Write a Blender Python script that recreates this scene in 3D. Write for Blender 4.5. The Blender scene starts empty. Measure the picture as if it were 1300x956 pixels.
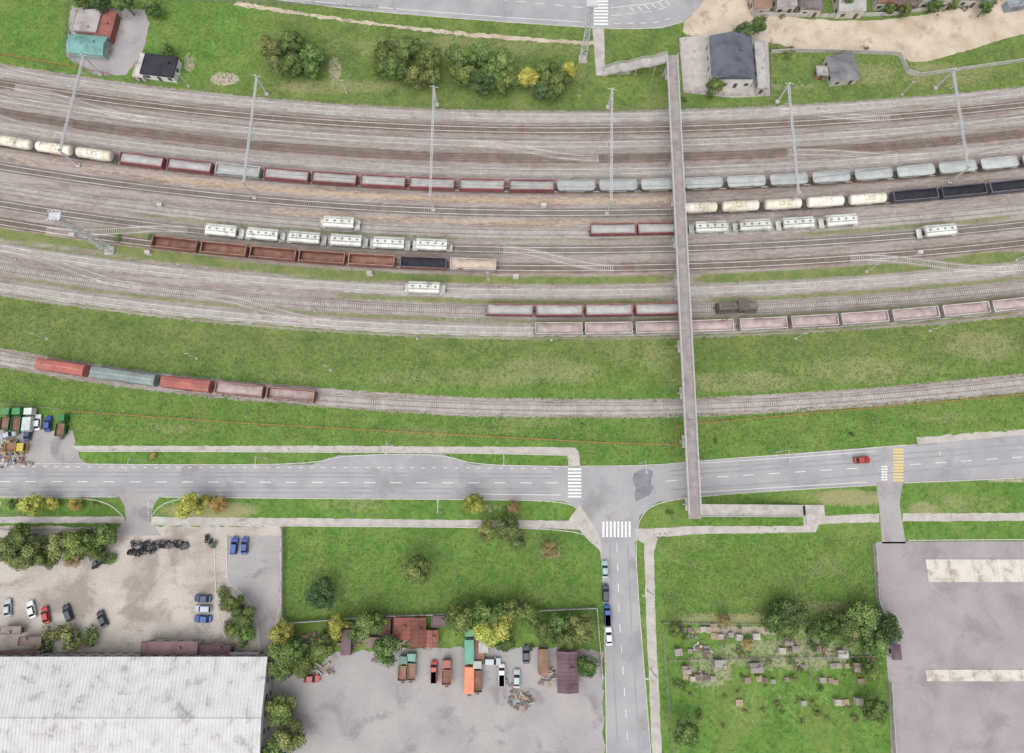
import bpy, math, random
import numpy as np
from mathutils import Vector
from mathutils.geometry import tessellate_polygon
random.seed(7); np.random.seed(7)
R=random.uniform
# ------------------------------------------------------------------ survey frame
F=880.0; H=190.0; TH=math.atan(197/F); C=math.cos(TH); S_=math.sin(TH)
def P(x,y,h=0.0):
    u=(x-650)/F; v=(433-y)/F
    dy=v*C+S_; dz=v*S_-C; t=(h-H)/dz
    return (u*t, dy*t)
def Q(X,Y):
    yc=Y*C+(-H)*S_; zc=-(Y*S_)+(-H)*C
    return 650+F*X/(-zc), 433-F*yc/(-zc)
K=1.22
def lin(c):
    c=c/255.0
    return c/12.92 if c<=0.04045 else ((c+0.055)/1.055)**2.4
def S(r,g,b): return (min(lin(r)/K,.82),min(lin(g)/K,.82),min(lin(b)/K,.82),1)
scene=bpy.context.scene
col=scene.collection
# ------------------------------------------------------------------ materials
def newmat(name):
    m=bpy.data.materials.new(name); m.use_nodes=True
    nt=m.node_tree; return m,nt,nt.nodes['Principled BSDF']
def N(nt,t,**kw):
    n=nt.nodes.new(t)
    for k,v in kw.items(): setattr(n,k,v)
    return n
def mixc(nt,fac,a,b,mode='MIX'):
    n=N(nt,'ShaderNodeMix',data_type='RGBA',blend_type=mode)
    for idx,val in ((0,fac),(6,a),(7,b)):
        if hasattr(val,'is_linked'): nt.links.new(val,n.inputs[idx])
        else: n.inputs[idx].default_value=val
    return n.outputs[2]
def mth(nt,op,a,b=0.0,clamp=False):
    n=N(nt,'ShaderNodeMath',operation=op,use_clamp=clamp)
    for i,val in enumerate((a,b)):
        if hasattr(val,'is_linked'): nt.links.new(val,n.inputs[i])
        else: n.inputs[i].default_value=val
    return n.outputs[0]
def rng(nt,v,a,b,c=0.0,d=1.0):
    n=N(nt,'ShaderNodeMapRange'); nt.links.new(v,n.inputs[0])
    for i,x in enumerate((a,b,c,d)): n.inputs[i+1].default_value=x
    return n.outputs[0]
def noise(nt,vec,scale,detail=4,rough=.55,dist=0):
    n=N(nt,'ShaderNodeTexNoise'); nt.links.new(vec,n.inputs['Vector'])
    n.inputs['Scale'].default_value=scale; n.inputs['Detail'].default_value=detail
    n.inputs['Roughness'].default_value=rough; n.inputs['Distortion'].default_value=dist
    return n.outputs[0]
def wpos(nt): return N(nt,'ShaderNodeNewGeometry').outputs['Position']
def M(name,c1,c2=None,scale=.5,fine=6,famt=.25,rough=.85,metal=0,bump=0,world=False,rnd=0,dirt=None,dscale=.3,dthr=.55,ramp=(.38,.62),dirt2=None,cracks=False):
    m,nt,b=newmat(name)
    if world: vec=wpos(nt)
    else:
        tc=N(nt,'ShaderNodeTexCoord').outputs['Object']; oi=N(nt,'ShaderNodeObjectInfo')
        add=N(nt,'ShaderNodeVectorMath',operation='ADD'); nt.links.new(tc,add.inputs[0])
        sc=N(nt,'ShaderNodeVectorMath',operation='SCALE'); nt.links.new(oi.outputs['Location'],sc.inputs[0]); sc.inputs['Scale'].default_value=.37
        nt.links.new(sc.outputs[0],add.inputs[1]); vec=add.outputs[0]
    c2=c2 or tuple(x*.8 for x in c1[:3])+(1,)
    n1=noise(nt,vec,scale,5); base=mixc(nt,rng(nt,n1,ramp[0],ramp[1]),c1,c2)
    if dirt:
        n3=noise(nt,vec,dscale,6,.65,.4); base=mixc(nt,rng(nt,n3,dthr,dthr+.12),base,dirt)
    if dirt2:
        n4=noise(nt,vec,.16,7,.75,.6); base=mixc(nt,rng(nt,n4,.58,.68,0,.6),base,dirt2)
    if cracks:
        vo=N(nt,'ShaderNodeTexVoronoi',feature='DISTANCE_TO_EDGE'); vo.inputs['Scale'].default_value=.13
        nv=N(nt,'ShaderNodeTexNoise'); nt.links.new(vec,nv.inputs['Vector']); nv.inputs['Scale'].default_value=.35; nv.inputs['Detail'].default_value=5
        vm=N(nt,'ShaderNodeVectorMath',operation='MULTIPLY_ADD'); nt.links.new(nv.outputs['Color'],vm.inputs[0]); vm.inputs[1].default_value=(5,5,0); nt.links.new(vec,vm.inputs[2])
        nt.links.new(vm.outputs[0],vo.inputs['Vector'])
        base=mixc(nt,rng(nt,vo.outputs['Distance'],.0,.008,.16,0),base,S(96,94,96))
    n2=noise(nt,vec,fine,3,.7)
    f=rng(nt,n2,.3,.7,1-famt,1+famt)
    cc=N(nt,'ShaderNodeCombineColor')
    for i in range(3): nt.links.new(f,cc.inputs[i])
    base=mixc(nt,1.0,base,cc.outputs[0],'MULTIPLY')
    if rnd and not world:
        hs=N(nt,'ShaderNodeHueSaturation'); nt.links.new(base,hs.inputs['Color'])
        nt.links.new(rng(nt,oi.outputs['Random'],0,1,1-rnd,1+rnd),hs.inputs['Value'])
        base=hs.outputs[0]
    nt.links.new(base,b.inputs['Base Color'])
    b.inputs['Roughness'].default_value=rough; b.inputs['Metallic'].default_value=metal
    if rough>.75: b.inputs['Specular IOR Level'].default_value=.2
    if bump:
        bp=N(nt,'ShaderNodeBump'); bp.inputs['Strength'].default_value=bump; bp.inputs['Distance'].default_value=.15
        nt.links.new(n2,bp.inputs['Height']); nt.links.new(bp.outputs[0],b.inputs['Normal'])
    return m
# ------------------------------------------------------------------ mesh builder
class MB:
    def __init__(s): s.v=[];s.f=[];s.m=[]
    def face(s,pts,m=0):
        i=len(s.v); s.v+= [tuple(p) for p in pts]; s.f.append(tuple(range(i,i+len(pts)))); s.m.append(m)
    def box(s,cx,cy,cz,sx,sy,sz,m=0,rot=0,top=1.0,topy=None,nobot=False):
        c,sn=math.cos(rot),math.sin(rot); i=len(s.v); topy=top if topy is None else topy
        for z,k,ky in ((-.5,1,1),(.5,top,topy)):
            for a,b in ((-.5,-.5),(.5,-.5),(.5,.5),(-.5,.5)):
                x=a*sx*k;y=b*sy*ky
                s.v.append((cx+x*c-y*sn,cy+x*sn+y*c,cz+z*sz))
        fs=[(4,5,6,7),(0,1,5,4),(1,2,6,5),(2,3,7,6),(3,0,4,7)]
        if not nobot: fs.append((3,2,1,0))
        for f in fs: s.f.append(tuple(i+k for k in f)); s.m.append(m)
    def beam(s,a,b,w,h=None,m=0):
        a=Vector(a);b=Vector(b);h=h or w;d=(b-a)
        if d.length<1e-6:return
        d.normalize(); up=Vector((0,0,1)) if abs(d.z)<.95 else Vector((0,1,0))
        sd=d.cross(up).normalized(); u=sd.cross(d).normalized(); i=len(s.v)
        for p in (a,b):
            for x,y in ((-.5,-.5),(.5,-.5),(.5,.5),(-.5,.5)): s.v.append(tuple(p+sd*x*w+u*y*h))
        for f in ((0,1,5,4),(1,2,6,5),(2,3,7,6),(3,0,4,7),(3,2,1,0),(4,5,6,7)):
            s.f.append(tuple(i+k for k in f)); s.m.append(m)
    def loft(s,rings,m=0,cap=True,closed=True):
        n=len(rings[0]); i=len(s.v)
        for r in rings: s.v+=[tuple(p) for p in r]
        for k in range(len(rings)-1):
            for j in range(n if closed else n-1):
                a=i+k*n+j;b=i+k*n+(j+1)%n
                s.f.append((a,b,b+n,a+n)); s.m.append(m)
        if cap:
            s.f.append(tuple(i+j for j in range(n))[::-1]); s.m.append(m)
            e=i+(len(rings)-1)*n; s.f.append(tuple(e+j for j in range(n))); s.m.append(m)
    def cyl(s,a,b,r0,r1=None,n=12,m=0):
        a=Vector(a);b=Vector(b);r1=r0 if r1 is None else r1
        d=(b-a).normalized(); up=Vector((0,0,1)) if abs(d.z)<.95 else Vector((1,0,0))
        sd=d.cross(up).normalized(); u=sd.cross(d)
        s.loft([[p+(sd*math.cos(t)+u*math.sin(t))*r for t in [2*math.pi*k/n for k in range(n)]] for p,r in ((a,r0),(b,r1))],m)
    def mesh(s,name,mats):
        me=bpy.data.meshes.new(name); me.from_pydata(s.v,[],s.f)
        for m in mats: me.materials.append(m)
        me.polygons.foreach_set('material_index',s.m); me.update(); return me
    def obj(s,name,mats,loc=(0,0,0),rot=0,parent=None,smooth=False):
        me=s.mesh(name,mats)
        if smooth: me.polygons.foreach_set('use_smooth',[True]*len(me.polygons))
        return place(me,name,loc,rot,parent)
def place(me,name,loc=(0,0,0),rot=0,parent=None,scale=1):
    o=bpy.data.objects.new(name,me); o.location=loc; o.rotation_euler=(0,0,rot)
    o.scale=(scale,)*3 if not isinstance(scale,tuple) else scale
    col.objects.link(o)
    if parent: o.parent=parent
    return o
def chaikin(p,n=2,closed=False):
    for _ in range(n):
        q=[]; L=len(p)
        if not closed: q.append(p[0])
        for i in range(L if closed else L-1):
            a=p[i];b=p[(i+1)%L]
            q.append((a[0]*.75+b[0]*.25,a[1]*.75+b[1]*.25)); q.append((a[0]*.25+b[0]*.75,a[1]*.25+b[1]*.75))
        if not closed: q.append(p[-1])
        p=q
    return p
def sheet(name,pts,z,mat,sm=0,rag=0):
    if sm: pts=chaikin(pts,sm,True)
    w=[P(*p) for p in pts]
    if rag:
        rr=random.Random(int(z*1000)+len(pts)); w2=[]
        for i in range(len(w)):
            a=w[i];b=w[(i+1)%len(w)]; n=max(1,int(math.hypot(b[0]-a[0],b[1]-a[1])/1.2)); n=min(n,120)
            for k in range(n): w2.append((a[0]+(b[0]-a[0])*k/n+rr.uniform(-rag,rag),a[1]+(b[1]-a[1])*k/n+rr.uniform(-rag,rag)))
        w=w2
    v3=[Vector((x,y,0)) for x,y in w]
    tris=tessellate_polygon([v3]); mb=MB(); mb.v=[(x,y,z) for x,y in w]
    for t in tris:
        a,b,c=[v3[k] for k in t]
        if (b-a).cross(c-a).z<0: t=t[::-1]
        mb.f.append(tuple(t)); mb.m.append(0)
    return mb.obj(name,[mat])
def normals(w):
    out=[]
    for i in range(len(w)):
        a=w[max(i-1,0)];b=w[min(i+1,len(w)-1)]
        dx,dy=b[0]-a[0],b[1]-a[1]; L=math.hypot(dx,dy) or 1
        out.append((-dy/L,dx/L))
    return out
def resample(w,step):
    out=[w[0]];acc=0
    for i in range(1,len(w)):
        ax,ay=w[i-1];bx,by=w[i];L=math.hypot(bx-ax,by-ay)
        t=step-acc
        while t<=L:
            out.append((ax+(bx-ax)*t/L,ay+(by-ay)*t/L)); t+=step
        acc=(acc+L)%step if L+acc>=step else acc+L
    return out
def profile_sweep(mb,w,prof,m=0):
    ns=normals(w); i=len(mb.v); n=len(prof)
    for (x,y),(nx,ny) in zip(w,ns):
        for o,z in prof: mb.v.append((x+nx*o,y+ny*o,z))
    for k in range(len(w)-1):
        for j in range(n-1):
            a=i+k*n+j; mb.f.append((a+1,a,a+n,a+n+1)); mb.m.append(m[j] if isinstance(m,(list,tuple)) else m)
def kerb(mb,pts,w=.22,h=.13,sm=2):
    ww=[P(*p) for p in (chaikin(pts,sm) if sm else pts)]
    profile_sweep(mb,ww,[(-w/2,0),(-w/2,h),(w/2,h),(w/2,0)])
def stripe(mb,pts,w=.14,z=.03,dash=None,sm=0,px=True):
    ww=[P(*p) for p in (chaikin(pts,sm) if sm else pts)] if px else pts
    if not dash: profile_sweep(mb,ww,[(-w/2,z),(w/2,z)]); return
    r=resample(ww,.5); on=int(dash[0]/.5);off=int(dash[1]/.5);i=0
    while i+on<len(r): profile_sweep(mb,r[i:i+on+1],[(-w/2,z),(w/2,z)]); i+=on+off
# ------------------------------------------------------------------ ground
def arcoff(x,kl=1.14e-4,kr=.93e-4,x0=710):
    return np.where(x<x0,kl*(x-x0)**2,kr*(x-x0)**2)
def rowy(x,y0,kl=1.14e-4,kr=.93e-4): return float(y0-arcoff(np.float64(x),kl,kr))
xs=np.concatenate([[-4000,-1500,-600,-350,-260],np.arange(-205,206,1.0),[260,350,600,1500,4000]])
ys=np.concatenate([[-4000,-1500,-600,-300,-160],np.arange(-110,205,1.0),[260,350,600,1500,4000]])
XX,YY=np.meshgrid(xs,ys); X=XX.ravel();Y=YY.ravel()
Yc=np.clip(Y,-200,260);Xc=np.clip(X,-260,260)
px,py=Q(Xc,Yc)
def band(d,s): return np.clip(.5+d/(2*s),0,1)
ytop=141-arcoff(px,1.2e-4,.9e-4); ybot=431-arcoff(px,1.1e-4,.85e-4)
yard=np.minimum(band(py-ytop,6),band(ybot-py,6))
y1=np.interp(px,[-300,0,80,160,240,300,370,450,600,800,900,1000,1100,1200,1300,1600],[380,452,466,478,488,494,499,506,515,517,515,509,503,494,484,450])
yard=np.maximum(yard,band(12-np.abs(py-y1-2),5))
def poly_w(lst):
    out=np.zeros_like(px)
    for pts,hw,st in lst:
        xs_=[p[0] for p in pts]; ys_=[p[1] for p in pts]
        yy=np.interp(px,xs_,ys_); inside=band(px-xs_[0],25)*band(xs_[-1]-px,25)
        out=np.maximum(out,st*inside*np.clip(1-(np.abs(py-yy)/hw)**2,0,1))
    return out
def ell_w(lst):
    out=np.zeros_like(px)
    for x,y,rx,ry,st in lst:
        out=np.maximum(out,st*np.clip(1.4-1.4*(((px-x)/rx)**2+((py-y)/ry)**2),0,1))
    return out
def rp(a,b,y0,n=12,**k): return [(x,rowy(x,y0,**k)) for x in np.linspace(a,b,n)]
sand=poly_w([(rp(180,870,255),7,.75),(rp(0,250,256),9,.5),(rp(870,1300,254),6,.4),(rp(330,860,283),7,.65),(rp(0,330,252),8,.4),(rp(60,300,300),9,.4),(rp(880,1300,280),6,.4),(rp(560,1150,328),7,.3),
   (rp(100,700,230),5,.3),(rp(150,700,347),6,.25)])
weed=poly_w([(rp(-40,300,352),9,.9),(rp(140,860,356),8,.95),(rp(880,1310,357),9,1.05),(rp(880,1310,385),6,.7),(rp(420,860,384),7,.7),(rp(150,600,304),6,.6),(rp(0,180,365),6,.7),
   (rp(0,600,408),6,.65),(rp(550,1300,408),5,.65),(rp(0,1300,158),4,.45),(rp(200,1300,193),4,.45),(rp(600,900,305),5,.55),(rp(1000,1300,306),6,.65),(rp(0,1300,426),7,.8),(rp(100,620,328),5,.5),(rp(0,1300,211),4,.4)])
weed=np.maximum(weed,ell_w([(150,300,70,16,.9),(50,300,70,10,.9),(1260,325,50,9,.9),(400,355,140,9,.7)]))
dry=ell_w([(690,470,90,22,.5),(950,485,110,18,.55),(1250,440,60,25,.45),(820,450,60,25,.3),(270,648,75,14,.9),(1080,632,60,14,.8),(1170,648,25,14,.7),(560,60,300,18,.35),(430,110,120,12,.5),(330,478,120,10,.3),
  (600,480,200,16,.4),(1100,470,140,22,.35),(930,540,60,10,.3),(680,535,70,12,.4),(920,785,80,10,.8),(1050,770,50,10,.6),(900,690,40,12,.3),(700,100,60,20,.4),(1200,95,80,20,.5),(1100,95,60,20,.5),(560,548,160,8,.3),(1240,640,80,20,.35),
  (450,640,60,12,.4),(660,760,70,14,.3),(1050,720,50,20,.25),(430,720,40,12,.2),(200,545,120,8,.3),(1180,530,90,8,.3)])
bare=ell_w([(285,100,26,12,1),(425,88,14,26,.7),(240,80,12,20,.7),(1215,556,90,6,.6),(1290,548,40,8,.6),(1060,80,60,20,.5),(700,700,20,14,.8),(1000,110,60,8,.6),(720,120,40,10,.5),(60,510,60,10,.5),
  (1290,610,60,6,.8),(620,645,30,10,.6),(950,800,110,8,.9),(1000,830,150,34,.65),(900,850,50,40,.65),(480,800,80,20,1),(700,800,60,16,.5),(60,810,90,30,.6),(1000,900,140,50,.5)])
vivid=np.clip((py-440)/70,0,1)*.85+.15
vivid=np.maximum(vivid,band(110-py,15)*.6*band(330-px,30)+band(140-py,15)*.35)
me=bpy.data.meshes.new('ground')
ny,nx=XX.shape; idx=np.arange(nx*ny).reshape(ny,nx)
faces=np.stack([idx[:-1,:-1],idx[:-1,1:],idx[1:,1:],idx[1:,:-1]],-1).reshape(-1,4)
me.from_pydata(np.stack([X,Y,np.zeros_like(X)],-1).tolist(),[],faces.tolist())
flow=Y+arcoff(px)*(-1)/4.4
for nme,arr in (('yard',yard),('sand',sand),('weed',weed),('dry',dry),('bare',bare),('vivid',vivid),('flow',flow)):
    a=me.attributes.new(nme,'FLOAT','POINT'); a.data.foreach_set('value',arr.astype(np.float32))
m,nt,b=newmat('ground_grass_and_dirt')
def att(n): return N(nt,'ShaderNodeAttribute',attribute_name=n).outputs['Fac']
pos=wpos(nt); sx=N(nt,'ShaderNodeSeparateXYZ'); nt.links.new(pos,sx.inputs[0])
nA=noise(nt,pos,.07,7,.7,.8); nB=noise(nt,pos,.9,7,.8); nC=noise(nt,pos,3.0,4,.85); nD=noise(nt,pos,.22,6,.75,.5)
g1=mixc(nt,rng(nt,nD,.36,.64),S(94,112,62),S(124,136,80))
g2=mixc(nt,rng(nt,nD,.36,.64),S(84,120,54),S(112,144,70))
g=mixc(nt,att('vivid'),g1,g2)
g=mixc(nt,rng(nt,nB,.49,.37,0,.85),g,S(64,84,46))
g=mixc(nt,rng(nt,nB,.55,.68,0,.5),g,S(146,156,98))
g=mixc(nt,rng(nt,nA,.5,.72,0,.5),g,S(140,144,90))
g=mixc(nt,rng(nt,nA,.44,.32,0,.5),g,S(74,102,50))
dd=mth(nt,'ADD',mth(nt,'MULTIPLY',att('dry'),.55),mth(nt,'ADD',mth(nt,'MULTIPLY',nB,.6),mth(nt,'MULTIPLY',nA,.5)))
g=mixc(nt,rng(nt,dd,.66,.96,0,.8),g,S(158,152,114))
bb=mth(nt,'ADD',mth(nt,'MULTIPLY',att('bare'),.6),mth(nt,'MULTIPLY',nB,.7))
g=mixc(nt,rng(nt,bb,.68,.85),g,S(178,166,150))
# yard
cx=N(nt,'ShaderNodeCombineXYZ'); nt.links.new(mth(nt,'MULTIPLY',sx.outputs[0],.05),cx.inputs[0]); nt.links.new(mth(nt,'MULTIPLY',att('flow'),.55),cx.inputs[1])
cx2=N(nt,'ShaderNodeCombineXYZ'); nt.links.new(mth(nt,'MULTIPLY',sx.outputs[0],.3),cx2.inputs[0]); nt.links.new(mth(nt,'MULTIPLY',att('flow'),1.0),cx2.inputs[1])
s1=noise(nt,cx.outputs[0],1,4,.6,.3); s2=noise(nt,cx2.outputs[0],1.6,6,.75,.5)
yc=mixc(nt,rng(nt,s1,.38,.62),S(166,157,153),S(140,128,121))
yc=mixc(nt,rng(nt,s2,.5,.7,0,.7),yc,S(186,180,176))
yc=mixc(nt,rng(nt,s2,.47,.32,0,.6),yc,S(122,103,92))
sd=mth(nt,'ADD',mth(nt,'MULTIPLY',att('sand'),.5),mth(nt,'MULTIPLY',s2,.8))
yc=mixc(nt,rng(nt,sd,.6,.9),yc,S(200,176,144))
wd=mth(nt,'ADD',mth(nt,'MULTIPLY',att('weed'),.42),mth(nt,'ADD',mth(nt,'MULTIPLY',nB,.5),mth(nt,'MULTIPLY',s2,.35)))
yc=mixc(nt,rng(nt,wd,.58,.72,0,.9),yc,mixc(nt,rng(nt,nD,.4,.6),S(94,120,56),S(128,134,80)))
ym=mth(nt,'ADD',att('yard'),mth(nt,'MULTIPLY',mth(nt,'SUBTRACT',nB,.5),.9))
fin=mixc(nt,rng(nt,ym,.42,.58),g,yc)
f=rng(nt,nC,.3,.7,.66,1.34); cc=N(nt,'ShaderNodeCombineColor')
for i in range(3): nt.links.new(f,cc.inputs[i])
fin=mixc(nt,1.0,fin,cc.outputs[0],'MULTIPLY')
nt.links.new(fin,b.inputs['Base Color']); b.inputs['Roughness'].default_value=.95
b.inputs['Specular IOR Level'].default_value=.1
bp=N(nt,'ShaderNodeBump'); bp.inputs['Strength'].default_value=.6; bp.inputs['Distance'].default_value=.3
nt.links.new(nB,bp.inputs['Height']); nt.links.new(bp.outputs[0],b.inputs['Normal'])
me.materials.append(m); place(me,'ground')
# ------------------------------------------------------------------ shared materials
asph=M('asphalt',S(156,155,158),S(168,167,169),.12,4,.12,.9,world=True,dirt=S(145,143,146),dscale=.07,dthr=.54,bump=.15,cracks=True)
asph2=M('asphalt_lot',S(158,153,154),S(170,165,164),.1,3,.14,.9,world=True,dirt=S(141,135,137),dscale=.12,dthr=.54,cracks=True)
asphd=M('dark_asphalt',S(118,120,130),S(136,137,144),.4,4,.15,.9,world=True)
wear=M('worn_asphalt',S(147,146,149),S(157,156,159),.3,4,.12,.9,world=True)
pave=M('paving',S(190,184,179),S(174,168,163),.4,3,.18,.9,world=True,dirt=S(154,147,139),dscale=.3,dthr=.56)
pinkpave=M('lot_surface',S(164,156,158),S(154,147,150),.15,3,.14,.9,world=True,dirt=S(143,136,139),dscale=.08,dthr=.52,cracks=True)
grav=M('gravel_lot',S(190,182,175),S(174,166,158),.12,3,.22,.95,world=True,dirt=S(152,143,135),dscale=.1,dthr=.5,bump=.3,dirt2=S(138,129,121))
dirtm=M('dirt_road',S(202,189,172),S(184,168,149),.15,3,.22,.95,world=True,dirt=S(162,147,130),dscale=.2,dthr=.55,bump=.3)
conc=M('concrete',S(200,195,189),S(180,175,170),.5,4,.14,.85,world=True,dirt=S(148,142,136),dscale=.35,dthr=.57)
kerbm=M('kerb_concrete',S(206,202,198),S(180,176,172),1,5,.18,.85,world=True)
white=M('road_paint',S(238,238,238),S(210,210,211),2,9,.22,.7,world=True)
yel=M('yellow_paint',S(228,200,100),S(208,186,110),2,9,.25,.7,world=True)
steel=M('galvanised_steel',S(208,209,212),S(182,184,187),2,8,.1,.5)
darkst=M('dark_steel',S(78,73,71),S(104,92,84),2,8,.2,.7)
wirem=M('copper_wire',S(96,90,86),S(84,78,74),2,8,.1,.6)
orange=M('pipe_paint',S(190,112,76),S(160,94,70),1,5,.1,.6)
railm=M('rail_steel',S(214,208,203),S(186,174,165),.2,6,.12,.5,world=True)
railr=M('rusty_rail_steel',S(160,142,131),S(132,113,102),.3,6,.15,.6,world=True)
black=M('rubber',S(42,42,44),S(58,58,60),3,10,.2,.8)
# ------------------------------------------------------------------ roads etc
KB=MB()
WM=MB()
sheet('road',[(-400,588),(60,588),(170,590),(395,590),(430,578),(560,576),(600,590),(700,592),(760,593),(830,591),(900,584),(1000,577),(1100,569),(1200,561),(1300,552),(1500,530),
  (1500,596),(1300,607),(1200,611),(1100,616),(1000,622),(900,629),(835,637),(812,655),(806,690),(812,780),(819,866),(828,980),(835,1060),(770,1060),(770,980),(769,866),(767,780),(764,700),(755,668),(738,648),(715,636),(600,634),(400,633),(200,631),(0,630),(-400,628)],.012,asph)
sheet('road',[(250,-60),(330,-4),(380,3),(430,10),(500,17),(600,25),(700,32),(780,37),(840,36),(868,28),(885,12),(905,-12),(930,-60)],.012,asph)
WR=MB()
for off in (599,604,618,624):
    stripe(WR,[(-200,off),(200,off+1),(400,off+1.5),(700,off+3)],.45,z=.018)
for o0,o1 in ((600,585),(618,601),(594,578)):
    stripe(WR,[(850,o0+4),(1000,o0-6),(1120,o1),(1300,o1-14),(1400,o1-24)],.45,z=.018)
stripe(WR,[(774,690),(777,780),(780,866),(786,980)],.4,z=.018); stripe(WR,[(797,690),(801,780),(806,866),(814,980)],.4,z=.018)
WR.obj('wheel_track_wear',[wear])
sheet('dirt_road',[(930,-62),(903,-12),(883,14),(866,30),(868,46),(915,44),(975,52),(1010,62),(1090,66),(1145,70),(1160,82),(1215,68),(1300,42),(1450,10),(1450,-25),(1300,-6),(1220,10),(1130,26),(1040,26),(985,18),(950,2),(945,-60)],.008,dirtm,2,.25)
sheet('driveway',[(150,628),(205,628),(196,640),(190,660),(205,680),(140,680),(160,660),(158,642)],.016,asph2)
sheet('driveway',[(1112,612),(1146,612),(1142,640),(1150,690),(1120,690),(1116,640)],.016,asph2)
sheet('parking_lot',[(-120,548),(40,545),(92,548),(98,575),(110,590),(60,592),(-120,592)],.016,asph2,0,.3)
sheet('pavement',[(90,566),(200,566),(400,566),(600,567),(730,568),(735,574),(736,592),(722,592),(720,578),(590,575),(395,574),(200,573),(100,573)],.02,pave,0,.12)
sheet('pavement',[(192,656),(400,658),(560,660),(722,661),(735,640),(742,650),(758,672),(764,690),(764,702),(752,690),(735,672),(560,669),(400,668),(192,666)],.02,pave,0,.12)
sheet('pavement',[(-200,656),(158,656),(158,664),(-200,664)],.02,pave,0,.12)
sheet('pavement',[(806,672),(880,668),(1020,668),(1020,655),(1040,640),(1038,655),(1116,652),(1116,663),(1040,665),(1036,676),(880,678),(835,682),(830,700),(832,780),(836,866),(845,1060),(832,1060),(824,866),(820,780),(818,690),(806,684)],.02,pave,0,.12)
sheet('pavement',[(1146,652),(1500,650),(1500,660),(1146,662)],.02,pave,0,.12)
sheet('footpath',[(752,36),(767,36),(768,86),(800,84),(800,94),(757,96)],.02,pave)
sheet('footpath',[(300,2),(440,24),(600,42),(740,52),(754,52),(754,57),(740,57),(600,47),(440,28),(296,7)],.01,dirtm,0,.35)
sheet('footpath',[(1165,555),(1240,550),(1310,544),(1450,526),(1450,534),(1310,553),(1240,559),(1165,566)],.01,pave,0,.4)
sheet('gravel_lot',[(-120,665),(150,670),(210,668),(275,668),(356,668),(358,760),(345,860),(330,862),(330,1060),(-120,1060)],.008,grav,0,.3)
sheet('driveway',[(288,680),(356,680),(354,760),(345,826),(330,826),(328,790),(318,765),(300,745),(288,742)],.018,asph2,0,.3)
sheet('yard_paving',[(400,848),(425,828),(560,822),(700,822),(765,826),(766,866),(768,1060),(330,1060),(345,862)],.016,asph2,0,.4)
sheet('parking_lot',[(1112,688),(1500,686),(1500,1060),(1135,1060),(1128,866),(1118,760)],.016,pinkpave)
sheet('yard_paving',[(862,48),(900,44),(975,50),(978,122),(930,124),(868,118)],.016,pave)
sheet('yard_paving',[(90,8),(185,12),(190,30),(180,70),(160,95),(120,95),(84,72)],.016,asph2,0,.3)
for pl in [[(-200,588),(60,588),(170,590),(395,590),(430,578),(560,576),(600,590),(700,592),(722,592)],
   [(736,592),(830,591),(900,584),(1000,577),(1100,569),(1150,565)],
   [(-200,629),(0,630),(148,631)],[(206,631),(400,633),(600,634),(715,636),(738,648),(755,668),(764,700),(767,780),(769,866),(770,980)],
   [(1112,616),(1000,622),(900,629),(835,637),(812,655),(806,690),(812,780),(819,866),(828,980)],[(1148,613),(1300,607),(1450,597)],
   [(330,-3),(430,10),(500,17),(600,25),(700,32),(780,37),(840,36),(866,28)],
   [(100,573),(200,573),(395,574),(590,575),(720,578)],[(0,632),(110,632),(140,640),(156,655)],[(192,655),(205,640),(230,633)],
   [(288,680),(288,742),(300,745),(318,765),(328,790),(330,826)],[(272,676),(274,760),(282,800),(295,828)],[(192,666),(400,668),(560,669),(735,672),(752,690)],
   [(1152,686),(1400,684)]]:
    kerb(KB,pl)
KB.obj('kerb',[kerbm])
stripe(WM,[(-100,611),(300,612),(560,613),(712,613)],.16,dash=(3,4))
stripe(WM,[(-100,592.5),(60,592.5),(200,593.5),(395,593.5),(600,594),(712,595)],.14,dash=(1,2))
stripe(WM,[(600,627),(712,628.5)],.14)
stripe(WM,[(845,611),(900,606),(1000,600),(1110,593)],.16,dash=(3,4))
stripe(WM,[(1155,590),(1300,580),(1450,564)],.16,dash=(3,4))
stripe(WM,[(885,625),(1000,618),(1100,612)],.12); stripe(WM,[(890,588),(1000,581),(1110,573)],.12)
stripe(WM,[(783,690),(786,780),(792,866),(800,990)],.15,dash=(2,3))
stripe(WM,[(400,2),(500,11),(640,22),(740,28)],.16); stripe(WM,[(780,30),(830,29),(862,20)],.16,dash=(2,2))
stripe(WM,[(560,-8),(700,6),(745,10)],.16,dash=(3,3)); stripe(WM,[(776,10),(830,4),(870,-10)],.16)
stripe(WM,[(776,20),(830,14),(862,4)],.14,dash=(3,2))
for k in range(6): stripe(WM,[(800+k*9,9-k*1.6),(806+k*9,15-k*1.6)],.2)
def zebra(mb,x0,y0,x1,y1,n,vert,z=.034):
    for i in range(n):
        if vert:
            a=y0+(y1-y0)*(i+.15)/n;b_=y0+(y1-y0)*(i+.7)/n; q=[(x0,a),(x1,a),(x1,b_),(x0,b_)]
        else:
            a=x0+(x1-x0)*(i+.15)/n;b_=x0+(x1-x0)*(i+.7)/n; q=[(a,y0),(b_,y0),(b_,y1),(a,y1)]
        mb.face([(*P(*p),z) for p in q][::-1])
zebra(WM,721,594,738,633,9,True); zebra(WM,754,0,772,33,8,True); zebra(WM,764,662,802,682,8,False)
for r in range(2): zebra(WM,1119+r*4,591,1122.5+r*4,611,6,True)
WM.obj('road_markings',[white])
YM=MB(); zebra(YM,1134,569,1147,612,11,True)
YM.obj('crosswalk_markings',[yel])
sheet('road_patch',[(806,598),(818,594),(830,598),(827,612),(831,622),(820,630),(804,638),(808,622),(802,612)],.024,asphd,1,.3)  # darker blue-grey irregular sheet laid over the road at the junction
sheet('road_patch',[(770,652),(800,645),(800,660),(772,662)],.024,asph2,1)
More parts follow.
